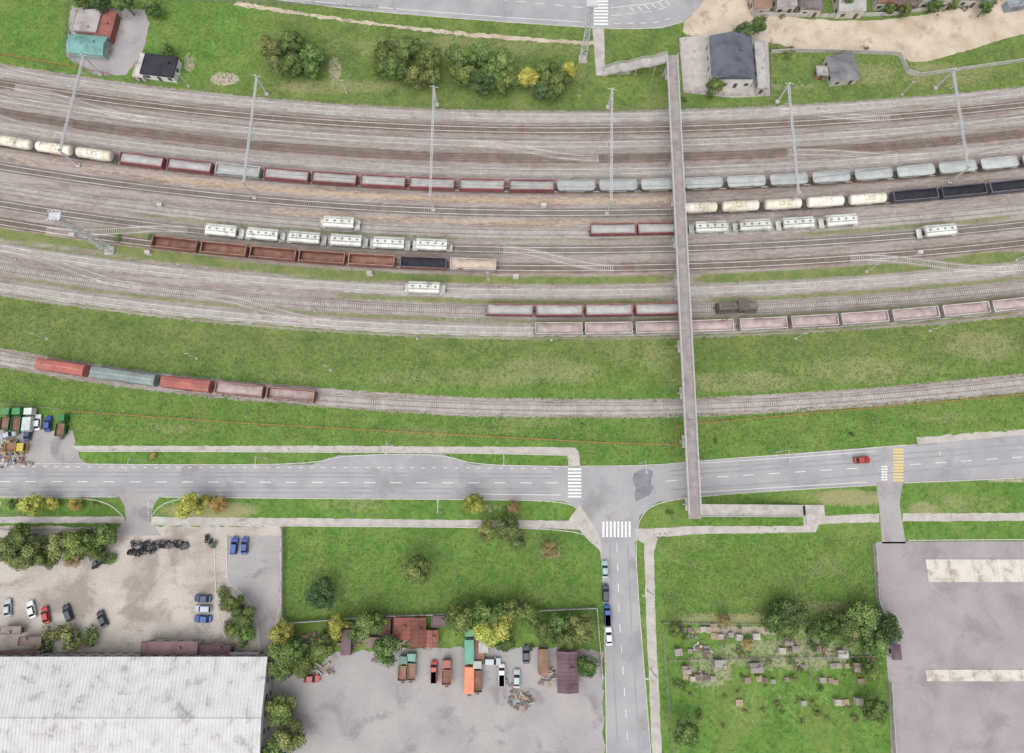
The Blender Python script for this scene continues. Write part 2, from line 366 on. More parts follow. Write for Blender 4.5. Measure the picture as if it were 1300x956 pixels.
def slab(name,x0,y0,x1,y1,h,mat):
    a=P(x0,y0,h);b_=P(x1,y1,h); mb=MB()
    nxp=max(1,int(abs(b_[0]-a[0])/6)); nyp=max(1,int(abs(b_[1]-a[1])/3)); 
    dx=(b_[0]-a[0])/nxp; dy=(b_[1]-a[1])/nyp
    for i in range(nxp):
        for j in range(nyp):
            mb.box(a[0]+dx*(i+.5),a[1]+dy*(j+.5),h/2+R(-.01,.01),abs(dx)-.06,abs(dy)-.06,h)
    mb.obj(name,[mat])
slabm=M('slab_concrete',S(212,206,197),S(194,187,177),.3,4,.14,.9,world=True,dirt=S(166,155,142),dscale=.3,dthr=.52)
slab('concrete_slab',1175,710,1420,739,.15,slabm); slab('concrete_slab',1175,850,1420,865,.15,slabm)
# ------------------------------------------------------------------ tracks
tracks={}
sleepC=M('concrete_sleeper',S(190,185,181),S(168,161,155),.8,6,.2,.9,world=True)
sleepW=M('timber_sleeper',S(110,99,92),S(90,79,72),.8,6,.25,.9,world=True)
def ballast(nm,a,b_): return M(nm,S(*a),S(*b_),.3,5,.32,.95,world=True,dirt=S(136,120,108),dscale=.12,dthr=.57,bump=.5,dirt2=S(120,123,90))
balA=ballast('ballast_grey',(156,151,148),(136,129,125)); balB=ballast('ballast_brown',(152,140,133),(130,117,110)); balC=ballast('ballast_light',(172,169,166),(150,146,143))
def track(key,ptspx,bal,slp,rl,gap=.6,name='railway_track'):
    w=[P(*p) for p in ptspx]; tracks[key]=w
    mb=MB(); w2=resample(w,1.5); rr=random.Random(key)
    ns=normals(w2); i=len(mb.v)
    for (x,y),(nx_,ny_) in zip(w2,ns):
        e0=1.65+rr.uniform(-.2,.2); e1=1.65+rr.uniform(-.2,.2)
        for o,z in ((-e0,.0),(-1.35,.15),(1.35,.15),(e1,.0)): mb.v.append((x+nx_*o,y+ny_*o,z))
    for k in range(len(w2)-1):
        for j in range(3):
            a=i+k*4+j; mb.f.append((a+1,a,a+4,a+5)); mb.m.append(0)
    r=resample(w,gap); ns=normals(r)
    for (x,y),(nx_,ny_) in zip(r,ns):
        a=math.atan2(-nx_,ny_)
        mb.box(x+R(-.03,.03),y,.17,.27,2.6+R(-.05,.05),.1,1,a,nobot=True)
    w3=resample(w,3.0)
    for o in (-.76,.76):
        profile_sweep(mb,w3,[(o-.08,.2),(o-.08,.39),(o+.08,.39),(o+.08,.2)],2)
    mb.obj(name,[bal,slp,rl])
XR=list(range(-260,1571,30))
rows={ 't1':(149,balC,sleepC,railm),'t2':(166,balB,sleepW,railm),'t3':(184,balA,sleepC,railm),'t4':(202,balB,sleepW,railr),'t5':(219,balC,sleepC,railm),'A':(241,balB,sleepW,railm),
 'B':(271,balA,sleepW,railm),'C':(296,balC,sleepC,railr),'D':(318,balA,sleepW,railm),'E':(341,balB,sleepW,railm),'F':(372,balC,sleepC,railm),'G':(397,balA,sleepC,railr),'H':(420,balC,sleepC,railm)}
for k,(y0,bl,sl,rl) in rows.items(): track(k,[(x,rowy(x,y0,1.17e-4 if y0<350 else 1.12e-4)) for x in XR],bl,sl,rl)
sx_=[-300,0,80,160,240,300,370,450,600,800,900,1000,1100,1200,1300,1600]; sy_=[380,452,466,478,488,494,499,506,515,517,515,509,503,494,484,448]
cfs=np.polyfit(sx_[1:-1],sy_[1:-1],4)
track('S',[(x,float(np.polyval(cfs,x))+2) for x in range(-120,1450,30)],balC,sleepC,railr)
def cross(xa,xb,y0a,y0b):
    pts=[]
    for i in range(25):
        t=i/24; x=xa+(xb-xa)*t; s=t*t*(3-2*t)
        pts.append((x,rowy(x,y0a)*(1-s)+rowy(x,y0b)*s))
    w=[P(*p) for p in pts]; w2=resample(w,2.0); mb=MB()
    rs=resample(w,.6)
    for i,((x,y),(nx_,ny_)) in enumerate(zip(rs,normals(rs))):
        mb.box(x,y,.172,.24,2.7,.1,0,math.atan2(-nx_,ny_),nobot=True)
    for o in (-.76,.76): profile_sweep(mb,w2,[(o-.07,.2),(o-.07,.398),(o+.07,.398),(o+.07,.2)],1)
    mb.obj('track_crossover',[sleepC,railm])
for c_ in ((20,190,166,184),(1000,1180,202,219),(60,240,341,318),(0,180,372,397),(1080,1290,341,372),(250,430,397,420),(980,1130,149,166),(600,760,184,202),(-60,90,202,219),(640,780,318,341)): cross(*c_)
def on(key,px_,py_,h=2.4):
    X_=P(px_,py_,h)[0]; w=tracks[key]
    for i in range(len(w)-1):
        if w[i][0]<=X_<=w[i+1][0]:
            t=(X_-w[i][0])/(w[i+1][0]-w[i][0]); a=w[i];b_=w[i+1]
            return X_,a[1]+(b_[1]-a[1])*t,math.atan2(b_[1]-a[1],b_[0]-a[0])
# ------------------------------------------------------------------ wagons
def bogies(mb,xs_,m=3):
    for bx in xs_:
        for sy in (-1,1):
            mb.box(bx,sy*1.0,.75,2.3,.18,.35,m)
            for wx in (-.92,.92): mb.cyl((bx+wx,sy*.70,.86),(bx+wx,sy*.83,.86),.47,n=14,m=m)
        for wx in (-.92,.92): mb.cyl((bx+wx,-.7,.86),(bx+wx,.7,.86),.09,n=8,m=m)
        mb.box(bx,0,.9,.5,2.0,.3,m)
def couplers(mb,L,m=3):
    for s in (-1,1):
        mb.box(s*(L/2-.35),0,1.05,.7,.28,.26,m); mb.box(s*(L/2-.08),0,1.05,.18,.42,.34,m)
def heap(mb,L,W,z,hh,m,nx_=26,ny_=7,seed=0,peaks=2):
    rr=random.Random(seed); g=[]
    ph=[(rr.uniform(-.4,.4)*L,rr.uniform(.6,1)) for _ in range(peaks+2)]
    for i in range(nx_+1):
        for j in range(ny_+1):
            x=(i/nx_-.5)*L; y=(j/ny_-.5)*W
            e=(1-abs(2*j/ny_-1)**2.2)*(1-abs(2*i/nx_-1)**6)
            b_=sum(a*math.exp(-((x-c)/(L/(peaks*2.6)))**2) for c,a in ph)/1.6
            g.append((x,y,z+e*hh*(.5+.6*b_)+rr.uniform(-.05,.05)*(e>0)))
    i0=len(mb.v); mb.v+=g
    for i in range(nx_):
        for j in range(ny_):
            a=i0+i*(ny_+1)+j; mb.f.append((a,a+ny_+1,a+ny_+2,a+1)); mb.m.append(m)
def gondola(seed=0,empty=False,L=12.9,pitch=13.92):
    mb=MB(); W=3.1
    mb.box(0,0,1.2,L,2.6,.3,3); mb.box(0,0,1.0,L-1,.5,.35,3)
    for s in (-1,1):
        mb.box(0,s*(W/2-.05),2.35,L,.1,2.1,0)
        mb.box(0,s*(W/2-.03),3.44,L+.06,.2,.12,1)
        for k in range(8):
            x=-L/2+.12+k*(L-.24)/7; mb.box(x,s*(W/2+.07),2.3,.16,.14,2.0,0,top=1,topy=.6)
        mb.box(s*(L/2-.05),0,2.35,.1,W-.2,2.1,0); mb.box(s*(L/2-.02),0,3.445,.22,W-.3,.12,1)
        for y in (-.9,0,.9): mb.box(s*(L/2+.06),y,2.3,.12,.14,2.0,0)
        mb.box(s*(L/2+.2),s*1.2,1.3,.35,.5,.06,3)
    if empty:
        mb.box(0,0,1.42,L-.2,W-.22,.1,2)
        for k in range(7):
            x=-L/2+(k+1)*L/8
            for s in (-1,1): mb.box(x,s*(W/2-.14),2.35,.1,.07,2.0,0)
        heap(mb,L-.25,W-.25,1.48,.18,2,seed=seed)
    else: heap(mb,L-.2,W-.2,2.75,.62,2,seed=seed,peaks=2+seed%3)
    bogies(mb,(-4.3,4.3)); couplers(mb,pitch); return mb
def ringrect(L,W,r,z,n=5):
    pts=[]
    for cx_,cy_,a0 in ((L/2-r,W/2-r,0),(-L/2+r,W/2-r,90),(-L/2+r,-W/2+r,180),(L/2-r,-W/2+r,270)):
        for k in range(n+1):
            a=math.radians(a0+90*k/n); pts.append((cx_+r*math.cos(a),cy_+r*math.sin(a),z))
    return pts
def openhopper(seed,pitch=12.0):
    mb=MB(); L=10.9;W=3.15
    mb.box(0,0,1.15,L+.4,1.4,.3,3)
    mb.loft([ringrect(6.5,1.8,.3,1.3),ringrect(L-.6,W-.1,.7,2.3),ringrect(L,W,.9,3.3)],0,cap=False)
    mb.loft([ringrect(L+.12,W+.12,.95,3.3),ringrect(L+.12,W+.12,.95,3.42),ringrect(L-.12,W-.12,.85,3.42),ringrect(L-.12,W-.12,.85,3.2)],1,cap=False)
    rr=random.Random(seed); R0=ringrect(L-.12,W-.12,.85,3.22)
    rings=[R0]
    for s_,z in ((.86,3.42),(.62,3.62),(.35,3.74),(.1,3.78)):
        rings.append([(x*s_**.6,y*s_,z+rr.uniform(-.03,.03)) for x,y,_ in R0])
    mb.loft(rings,2)
    for k in range(6):
        for s in (-1,1): mb.box(-L/2+1.2+k*(L-2.4)/5,s*(W/2+.02),2.8,.12,.12,1.0,0)
    bogies(mb,(-3.9,3.9)); couplers(mb,pitch); return mb
def tank(seed,pitch=12.02):
    mb=MB(); L=10.6;r=1.5;zc=2.75
    rings=[]
    for x,k in ((-L/2,.35),(-L/2+.08,.68),(-L/2+.25,.88),(-L/2+.55,1),(L/2-.55,1),(L/2-.25,.88),(L/2-.08,.68),(L/2,.35)):
        rings.append([(x,r*k*math.cos(t),zc+r*k*math.sin(t)) for t in [2*math.pi*j/24 for j in range(24)]])
    mb.loft(rings,0)
    for x in (-3.4,-1.2,1.2,3.4): mb.loft([[(x+d,(r+.025)*math.cos(t),zc+(r+.025)*math.sin(t)) for t in [2*math.pi*j/24 for j in range(24)]] for d in (-.06,.06)],1)
    mb.cyl((0,0,zc+r-.1),(0,0,zc+r+.28),.42,n=14,m=1); mb.cyl((.95,0,zc+r-.1),(.95,0,zc+r+.15),.14,n=8,m=3)
    mb.box(0,.72,zc+r*.9+.08,3.0,.3,.06,1); mb.box(0,-.72,zc+r*.9+.08,3.0,.3,.06,1)
    for x in (-1.5,1.5): mb.beam((x,.9,zc+r*.9+.1),(x,-.9,zc+r*.9+.1),.06,m=3)
    for s in (-1,1):
        mb.beam((.3*s,s*.95,zc+r*.85),(.3*s,s*1.62,1.2),.06,m=3); mb.beam((.8*s,s*.95,zc+r*.85),(.8*s,s*1.62,1.2),.06,m=3)
        mb.box(s*(L/2+.15),0,1.25,.9,2.9,.12,3)
        for y in (-1.35,1.35): mb.beam((s*(L/2+.5),y,1.25),(s*(L/2+.5),y,2.2),.05,m=3)
        mb.beam((s*(L/2+.5),-1.35,2.2),(s*(L/2+.5),1.35,2.2),.05,m=3)
    mb.box(0,0,1.15,L+.8,.6,.3,3)
    for x in (-3.6,3.6): mb.box(x,0,1.5,.9,2.4,.6,3)
    bogies(mb,(-3.9,3.9)); couplers(mb,pitch); return mb
def chopper(seed,pitch=12.02):
    mb=MB(); Lt=8.7;W=3.1
    prof=lambda x,s: [(x,-W/2*s,3.55),(x,-W/2*.8*s,3.82),(x,-W/4*s,3.96),(x,W/4*s,3.96),(x,W/2*.8*s,3.82),(x,W/2*s,3.55),(x,W/2*s,2.2),(x,.9*s,1.3),(x,-.9*s,1.3),(x,-W/2*s,2.2)]
    def pr(x,z0): return [(x,y,max(z,z0)) for _,y,z in prof(x,1)]
    mb.loft([pr(-Lt/2,3.0),pr(-Lt/2+.9,2.1),pr(-Lt/2+1.8,1.3),pr(Lt/2-1.8,1.3),pr(Lt/2-.9,2.1),pr(Lt/2,3.0)],0)
    for k in range(9):
        x=-Lt/2+.1+k*(Lt-.2)/8
        mb.loft([[(x+d,y*1.015,z+.03) for _,y,z in prof(x,1)[:6]] for d in (-.05,.05)],1,cap=False,closed=False)
        for s in (-1,1): mb.box(x,s*(W/2+.03),2.9,.1,.1,1.3,1)
    for k in range(4):
        x=-Lt/2+1.15+k*(Lt-2.3)/3
        mb.cyl((x,0,3.9),(x,0,4.08),.36,n=14,m=2); mb.box(x,0,4.1,.9,.1,.06,3)
    for s in (-1,1): mb.box(0,s*.75,4.05,Lt-.3,.28,.04,2)
    mb.box(0,0,1.15,11,.6,.3,3)
    for s in (-1,1):
        mb.box(s*4.95,0,1.3,1.5,2.9,.12,1)
        for y in (-1.35,1.35):
            mb.beam((s*5.6,y,1.3),(s*4.35,y,3.3),.14,m=1); mb.beam((s*5.5,y,1.3),(s*5.5,y,2.4),.07,m=1)
        mb.beam((s*5.5,-1.35,2.4),(s*5.5,1.35,2.4),.07,m=1)
        for i in range(6): mb.beam((s*4.75,.2,1.6+i*.35),(s*4.75,.7,1.6+i*.35),.04,m=1)
    bogies(mb,(-4.0,4.0)); couplers(mb,pitch); return mb
def boxcar(seed,L=13.4,W=3.1):
    mb=MB(); n=7
    def pf(x): return [(x,-W/2,1.2),(x,-W/2,3.6)]+[(x,-W/2*math.cos(math.pi*j/n),3.6+.55*math.sin(math.pi*j/n)) for j in range(1,n)]+[(x,W/2,3.6),(x,W/2,1.2)]
    mb.loft([pf(-L/2),pf(L/2)],0)
    k=int(L/1.15)
    for i in range(k+1):
        x=-L/2+.06+i*(L-.12)/k
        mb.loft([[(x+d,y*1.012,z+.05) for _,y,z in pf(x)[1:-1]] for d in (-.06,.06)],1,cap=False,closed=False)
        for s in (-1,1): mb.box(x,s*(W/2+.04),2.4,.1,.08,2.3,1)
    mb.box(0,0,4.2,L*.98,.45,.05,1)
    for s in (-1,1): mb.box(0,s*(W/2+.1),2.4,2.4,.07,2.3,2); mb.box(0,s*(W/2+.06),3.62,5,.1,.1,3)
    mb.box(0,0,1.1,L+.2,1,.3,3); bogies(mb,(-L/2+2.4,L/2-2.4)); couplers(mb,L+1.2); return mb
def wl(nm,a,b_,rnd=.15,d=(128,96,78),**k): return M(nm,S(*a),S(*b_),.35,4,.15,.75,rnd=rnd,dirt=S(*d),dscale=.25,dthr=.56,**k)
maroon=wl('maroon_paint',(140,80,84),(116,68,71)); maroonT=wl('maroon_edge',(158,100,103),(136,86,89))
brick=wl('redbrown_paint',(146,97,86),(122,80,72)); brickT=wl('redbrown_edge',(174,132,120),(148,104,94))
greyw=wl('grey_paint',(150,158,158),(124,134,134)); greyT=wl('grey_edge',(186,192,192),(160,166,166))
lightw=wl('pale_paint',(188,176,174),(162,150,148)); lightT=wl('pale_edge',(214,206,204),(188,180,178))
dkgr=wl('dark_grey_paint',(92,92,104),(72,72,84)); dkT=wl('dark_edge',(112,108,124),(90,88,100))
loadG=M('limestone_load',S(184,183,181),S(166,166,166),.5,5,.14,.95,rnd=.08,bump=.6)
loadP=M('granite_load',S(190,173,169),S(168,151,148),.5,5,.14,.95,rnd=.06,bump=.6)
loadB=M('rust_floor',S(154,118,105),S(128,95,84),.5,4,.22,.95,rnd=.15,bump=.4)
loadC=M('coal_load',S(54,55,62),S(42,44,50),.5,5,.3,.85,rnd=.1,bump=.6)
loadS=M('sand_load',S(208,190,176),S(190,170,154),.5,5,.12,.95,rnd=.05,bump=.6)
cream=wl('cream_tank',(234,228,216),(216,208,190),.05,(192,178,154)); creamT=wl('cream_band',(214,206,190),(196,187,168))
whiteh=wl('white_hopper',(228,228,223),(204,206,199),.05,(172,167,156)); whiteT=wl('white_rib',(212,214,208),(188,191,185)); hatch=wl('hatch_grey',(166,168,165),(140,142,138))
oh=wl('hopper_greygreen',(160,168,165),(140,148,146),.06); ohT=wl('hopper_rim',(198,203,201),(172,177,175)); ohL=M('powder_load',S(182,186,184),S(167,171,170),.4,5,.08,.95,rnd=.05,bump=.3)
red=wl('red_roof_paint',(180,106,98),(156,90,84),.06,(148,108,94)); redT=wl('red_rib',(194,124,114),(164,100,92)); gb=wl('greyblue_paint',(134,148,147),(116,130,132),.06,(124,116,106)); gbT=wl('greyblue_rib',(154,167,166),(136,148,148))
cache={}
def get(kind,pal,seed):
    key=(kind,pal,seed)
    if key in cache: return cache[key]
    pals={'mG':[maroon,maroonT,loadG,darkst],'bB':[brick,brickT,loadB,darkst],'gG':[greyw,greyT,loadG,darkst],'lP':[lightw,lightT,loadP,darkst],'kC':[dkgr,dkT,loadC,darkst],'bC':[brick,dkT,loadC,darkst],
      'lS':[lightw,lightT,loadS,darkst],'bP':[brick,brickT,loadP,darkst],'cr':[cream,creamT,creamT,darkst],'wh':[whiteh,whiteT,hatch,darkst],'oh':[oh,ohT,ohL,darkst],'red':[red,redT,brick,darkst],'gb':[gb,gbT,greyw,darkst]}
    fn={'g':lambda: gondola(seed),'ge':lambda: gondola(seed,True),'oh':lambda: openhopper(seed),'t':lambda: tank(seed),'h':lambda: chopper(seed),'b':lambda: boxcar(seed),'bl':lambda: boxcar(seed,17.8)}[kind]
    me=fn().mesh(kind+pal,pals[pal])
    if kind=='t':
        sm=[p.material_index==0 for p in me.polygons]; me.polygons.foreach_set('use_smooth',sm)
    cache[key]=me; return me
names={'g':'gondola_wagon','ge':'gondola_wagon','oh':'open_hopper_wagon','t':'tank_wagon','h':'covered_hopper_wagon','b':'covered_goods_wagon','bl':'covered_goods_wagon'}
def wagon(row,x,y,kind,pal):
    r=on(row,x,y); 
    if r: place(get(kind,pal,random.randint(0,2)),names[kind],(r[0],r[1],-.02),r[2])
def run(row,xs_,ys_,kind,pal):
    for i,x in enumerate(xs_): wagon(row,x,ys_,kind,pal if isinstance(pal,str) else pal[i])
run('A',[-88,-34,18,70,122],190,'t','cr')
run('A',[178,240,302,364,425,487,549,612,675],228,'g',['mG','mG','gG','mG','mG','mG','mG','mG','mG'])
run('A',[731,784,837,892,946,1000,1054,1108,1162,1216,1270,1324],228,'oh','oh')
run('B',[886,939,993,1047,1101],258,'t','cr'); run('B',[1160,1222,1284,1346],245,'g','kC')
run('C',[778,838],292,'g','mG'); run('C',[901,957,1012,1067],286,'h','wh'); run('C',[431],284,'h','wh')
run('D',[282,335,388,441,495,549],302,'h','wh'); run('D',[1191],292,'h','wh')
run('E',[222,285,348,410,473],320,'ge',['bB','bB','bB','bB','bB']); run('E',[538],332,'g','bC'); run('E',[601],332,'g','lS')
run('F',[539],366,'h','wh'); run('G',[647,710,773,836],394,'g','mG')
run('H',[709,772,836,900,968,1033,1097,1162,1227,1291,1355],410,'g','lP')
run('S',[80],466,'b','red'); run('S',[159],478,'bl','gb'); run('S',[238],488,'b','red'); run('S',[305],494,'g','bP'); run('S',[370],499,'ge','bP')
mb=MB(); mb.box(0,0,1.3,11.2,3.0,.3,0); mb.box(-2.6,0,2.5,5.4,2.2,2.1,1,topy=.8); mb.box(3.6,0,2.4,3.4,2.2,1.9,1,topy=.8)
mb.box(1.1,0,2.95,2.2,3.0,3.0,1); mb.box(1.1,0,4.5,2.5,3.2,.14,0)
for x in (-4,-2.8,-1.6): mb.cyl((x,0,3.5),(x,0,3.72),.5,n=14,m=0)
mb.cyl((-.4,.5,3.5),(-.4,.5,4.2),.14,n=8,m=0)
for s in (-1,1):
    mb.box(1.1,s*1.51,3.4,1.5,.04,.8,2); mb.beam((-5.5,s*1.45,1.4),(-5.5,s*1.45,2.4),.06,m=0); mb.beam((-5.5,s*1.45,2.4),(-.1,s*1.45,2.4),.05,m=0); mb.beam((2.3,s*1.45,2.4),(5.5,s*1.45,2.4),.05,m=0)
    for k in range(5): mb.box(-4.8+k*1.0,s*1.02,2.3,.7,.05,1.1,0)
    mb.box(s*5.55,0,1.1,.2,2.9,.7,0)
bogies(mb,(-3.4,3.4),0); couplers(mb,12.6,0)
glass=M('glass',S(50,58,68),S(40,46,56),1,4,.05,.15)
r=on('G',936,391); mb.obj('shunting_locomotive',[darkst,M('loco_paint',S(120,108,102),S(98,90,86),.6,5,.2,.7),glass],(r[0],r[1],-.02),r[2])
# ------------------------------------------------------------------ overhead line gantries
def lattice(mb,a,b_,w,seg,chord=.12,m=0):
    a=Vector(a);b_=Vector(b_);d=(b_-a);L=d.length;d.normalize()
    up=Vector((0,0,1)) if abs(d.z)<.9 else Vector((0,1,0)); sd=d.cross(up).normalized(); u=sd.cross(d).normalized()
    cs=[sd*w/2*i+u*w/2*j for i,j in ((-1,-1),(1,-1),(1,1),(-1,1))]
    for c in cs: mb.beam(a+c,b_+c,chord,m=m)
    n=max(2,int(L/seg))
    for k in range(n):
        p=a+d*L*k/n;q=a+d*L*(k+1)/n
        for j in range(4):
            c0,c1=cs[j],cs[(j+1)%4]
            if k%2: c0,c1=c1,c0
            mb.beam(p+c0,q+c1,chord*.6,m=m)
def gantry(x0,y0,x1,y1):
    h=9.0; a=P(x0,y0,h);b_=P(x1,y1,h); mb=MB()
    lattice(mb,(*a,h),(*b_,h),.45,1.1,.11)
    for e in (a,b_):
        mb.beam((*e,0),(*e,h+1.2),.36,.36,0); mb.box(e[0],e[1],.3,1.1,1.1,.6,1)
    d=Vector((b_[0]-a[0],b_[1]-a[1])); n=7
    for k in range(1,n):
        p=(a[0]+d.x*k/n,a[1]+d.y*k/n); mb.beam((*p,h-.3),(*p,h-2.0),.1,m=0); mb.beam((p[0]-.8,p[1],h-1.9),(p[0]+.8,p[1],h-1.6),.08,m=0)
        mb.cyl((p[0],p[1],h-2.3),(p[0],p[1],h-2.0),.12,n=8,m=1)
    mb.beam((a[0]-1.2,a[1]+.3,h+.6),(a[0]+1.4,a[1]-.2,h+.6),.12,m=0)
    mb.obj('catenary_gantry',[steel,conc]); return a,b_
gs=[gantry(*g) for g in ((106,72,76,192),(326,98,309,234),(551,112,546,250),(777,115,776,255),(1001,108,1014,246),(1210,90,1229,214))]
def ext(a,b): return ((2*a[0][0]-b[0][0],2*a[0][1]-b[0][1]+6),(2*a[1][0]-b[1][0],2*a[1][1]-b[1][1]+6))
gs2=[ext(gs[0],gs[1])]+gs+[ext(gs[-1],gs[-2])]
mb=MB()
for k in range(1,7):
    for i in range(len(gs2)-1):
        a0,b0=gs2[i];a1,b1=gs2[i+1]
        p=Vector((a0[0]+(b0[0]-a0[0])*k/7,a0[1]+(b0[1]-a0[1])*k/7,6.7)); q=Vector((a1[0]+(b1[0]-a1[0])*k/7,a1[1]+(b1[1]-a1[1])*k/7,6.7))
        mb.beam(p,q,.05)
        pr_=p+Vector((0,0,1.4))
        for j in range(1,9):
            t=j/8; sag=1.4-1.1*4*t*(1-t); qq=p.lerp(q,t)+Vector((0,0,sag)); mb.beam(pr_,qq,.04); pr_=qq
            if j<8: mb.beam(qq,p.lerp(q,t),.03)
mb.obj('overhead_wires',[wirem])
def mast(x,y,h):
    a=P(x,y); mb=MB(); segs=6
    for i in range(segs):
        z0=h*i/segs;z1=h*(i+1)/segs
        lattice(mb,(a[0],a[1],z0),(a[0],a[1],z1),1.8-1.2*i/segs,1.3,.18)
    mb.box(a[0],a[1],h,3.0,2.2,.15,0); mb.box(a[0],a[1],.25,2.6,2.6,.5,1)
    for sx1 in (-1.4,-.5,.5,1.4):
        for sy1 in (-1,1): mb.box(a[0]+sx1,a[1]+sy1*1.2,h+.5,.5,.3,.45,0)
    for sy1 in (-1.1,1.1): mb.beam((a[0]-1.5,a[1]+sy1,h+1),(a[0]+1.5,a[1]+sy1,h+1),.06)
    mb.obj('floodlight_mast',[steel,conc])
mast(140,318,25); mast(740,76,25)
def lamp(x,y,dx,dy,h=9,arm=2.4):
    a=P(x,y); mb=MB(); L=math.hypot(dx,dy); dx/=L;dy/=L
    mb.cyl((0,0,0),(0,0,h),.13,.09,8); mb.beam((0,0,h),(dx*arm,dy*arm,h+.3),.1); mb.box(dx*(arm+.3),dy*(arm+.3),h+.3,.8,.35,.14,1,math.atan2(dy,dx)); mb.box(0,0,.2,.4,.4,.4,1)
    mb.obj('street_lamp',[steel,conc],(*a,0))
for l in ((186,585,0,-1),(340,582,0,-1),(498,565,0,-1),(640,580,0,-1),(812,588,0,-1),(985,574,0,-1),(1165,566,0,-1),(822,750,-1,0),(826,850,-1,0),(210,652,0,1),(560,650,0,1),(30,652,0,1),(640,24,0,1),(500,12,0,1)): lamp(*l)
def pole(x,y,h=7):
    a=P(x,y); mb=MB(); mb.cyl((0,0,0),(0,0,h),.13,.09,8); mb.beam((-.6,0,h-.4),(.6,0,h-.4),.1); mb.box(0,0,.15,.6,.6,.3,1); mb.obj('utility_pole',[steel,conc],(*a,0))
for p in ((60,430),(250,455),(420,470),(530,430),(700,432),(1010,430),(1180,420),(400,395),(20,330),(240,345),(1290,330),(1100,345),(620,355),(870,52),(1145,120),(440,118),(240,110)): pole(*p)
for p in ((205,262),(690,262),(655,352),(470,348),(95,300),(1165,322),(190,322)):
    a=P(*p); mb=MB(); mb.box(0,0,.8,1.3,.8,1.4,0); mb.box(0,0,1.54,1.5,1.0,.08,1); mb.box(0,0,.06,1.6,1.1,.12,1); mb.obj('relay_cabinet',[steel,conc],(*a,0))
# ------------------------------------------------------------------ footbridge
HB=7.6
deckm=M('bridge_deck',S(160,152,150),S(143,136,135),.4,4,.12,.9,world=True,dirt=S(128,121,119),dscale=.25,dthr=.56)
a=Vector((*P(853,70,HB),HB)); b_=Vector((*P(882,652,HB),HB))
fb=bpy.data.objects.new('footbridge',None); col.objects.link(fb)
d=(b_-a).normalized(); sd=Vector((d.y,-d.x,0)); L=(b_-a).length
mb=MB(); nseg=int(L/12)
for k in range(nseg):
    p=a+d*(L*k/nseg+.03);q=a+d*(L*(k+1)/nseg-.03); mb.beam(p-Vector((0,0,.15)),q-Vector((0,0,.15)),2.7,.3)
mb.obj('deck',[deckm],parent=fb)
mb=MB()
for s in (-1,1):
    mb.beam(a+sd*s*1.5-Vector((0,0,.25)),b_+sd*s*1.5-Vector((0,0,.25)),.22,.7)
mb.obj('girders',[conc],parent=fb)
mb=MB()
for s in (-1,1):
    for z in (.35,.7,1.1): mb.beam(a+sd*s*1.5+Vector((0,0,z)),b_+sd*s*1.5+Vector((0,0,z)),.06 if z<1 else .1)
    for k in range(int(L/2)+1): mb.beam(a+sd*s*1.5+d*k*2+Vector((0,0,.1)),a+sd*s*1.5+d*k*2+Vector((0,0,1.1)),.07)
mb.obj('railings',[steel],parent=fb)
mb=MB()
for py_ in (95,213,256,308,357,385,440,500,560,640):
    best=min([k/400 for k in range(401)],key=lambda k:abs(Q((a+(b_-a)*k).x,(a+(b_-a)*k).y)[1]-py_)); p=a+(b_-a)*best
    for s in (-1,1): mb.cyl((*(p+sd*s*1.0).xy,0),(*(p+sd*s*1.0).xy,HB-.6),.28,n=12)
    mb.beam((*(p-sd*1.6).xy,HB-.55),(*(p+sd*1.6).xy,HB-.55),.5,.4); mb.box(p.x,p.y,.2,1.2,3.4,.4)
mb.obj('piers',[conc],parent=fb)
def stairs(p0,p1,z0,z1,w,mats,landings=2):
    mb=MB(); p0=Vector((*p0,z0));p1=Vector((*p1,z1)); dd=Vector((p1.x-p0.x,p1.y-p0.y,0)); L=dd.length; dd.normalize(); s_=Vector((dd.y,-dd.x,0))
    n=int(abs(z1-z0)/.16); land=2.2; run_=L-land*landings; tread=run_/n; x=0; z=z0; per=n//(landings+1)
    pts=[(0,z0)]
    for i in range(n):
        if i and i%per==0 and i//per<=landings:
            mb.beam(p0.xy.to_3d()+dd*x+Vector((0,0,z-.1)),p0.xy.to_3d()+dd*(x+land)+Vector((0,0,z-.1)),w,.2,0); x+=land; pts.append((x-land,z)); pts.append((x,z))
        zc=z+(z1-z0)/n; mb.beam(p0.xy.to_3d()+dd*x+Vector((0,0,zc-.1)),p0.xy.to_3d()+dd*(x+tread)+Vector((0,0,zc-.1)),w,.2,0); x+=tread; z=zc
    pts.append((L,z1))
    for s in (-1,1):
        for (xa,za),(xb,zb) in zip(pts[:-1],pts[1:]):
            A=p0.xy.to_3d()+dd*xa+s_*s*(w/2+.08);B=p0.xy.to_3d()+dd*xb+s_*s*(w/2+.08)
            mb.beam(A+Vector((0,0,za-.15)),B+Vector((0,0,zb-.15)),.16,.45,0)
            for hh in (.6,1.1): mb.beam(A+Vector((0,0,za+hh)),B+Vector((0,0,zb+hh)),.08,m=1)
            k=max(1,int((B-A).length/1.8))
            for i in range(k+1):
                q=A.lerp(B,i/k); zz=za+(zb-za)*i/k; mb.beam(q+Vector((0,0,zz)),q+Vector((0,0,zz+1.1)),.06,m=1)
    for t in (.15,.45,.7):
        q=p0.lerp(p1,t)
        if q.z>1.5:
            for s in (-1,1): mb.cyl((q.x+s_.x*s*.8,q.y+s_.y*s*.8,0),(q.x+s_.x*s*.8,q.y+s_.y*s*.8,q.z-.3),.2,n=10,m=0)
    mb.obj('stairs',mats,parent=fb)
stm=M('stair_concrete',S(192,186,181),S(168,162,157),.6,6,.15,.9,world=True)
stairs(P(847,73,HB),P(764,92,0),HB,0,2.6,[stm,steel])
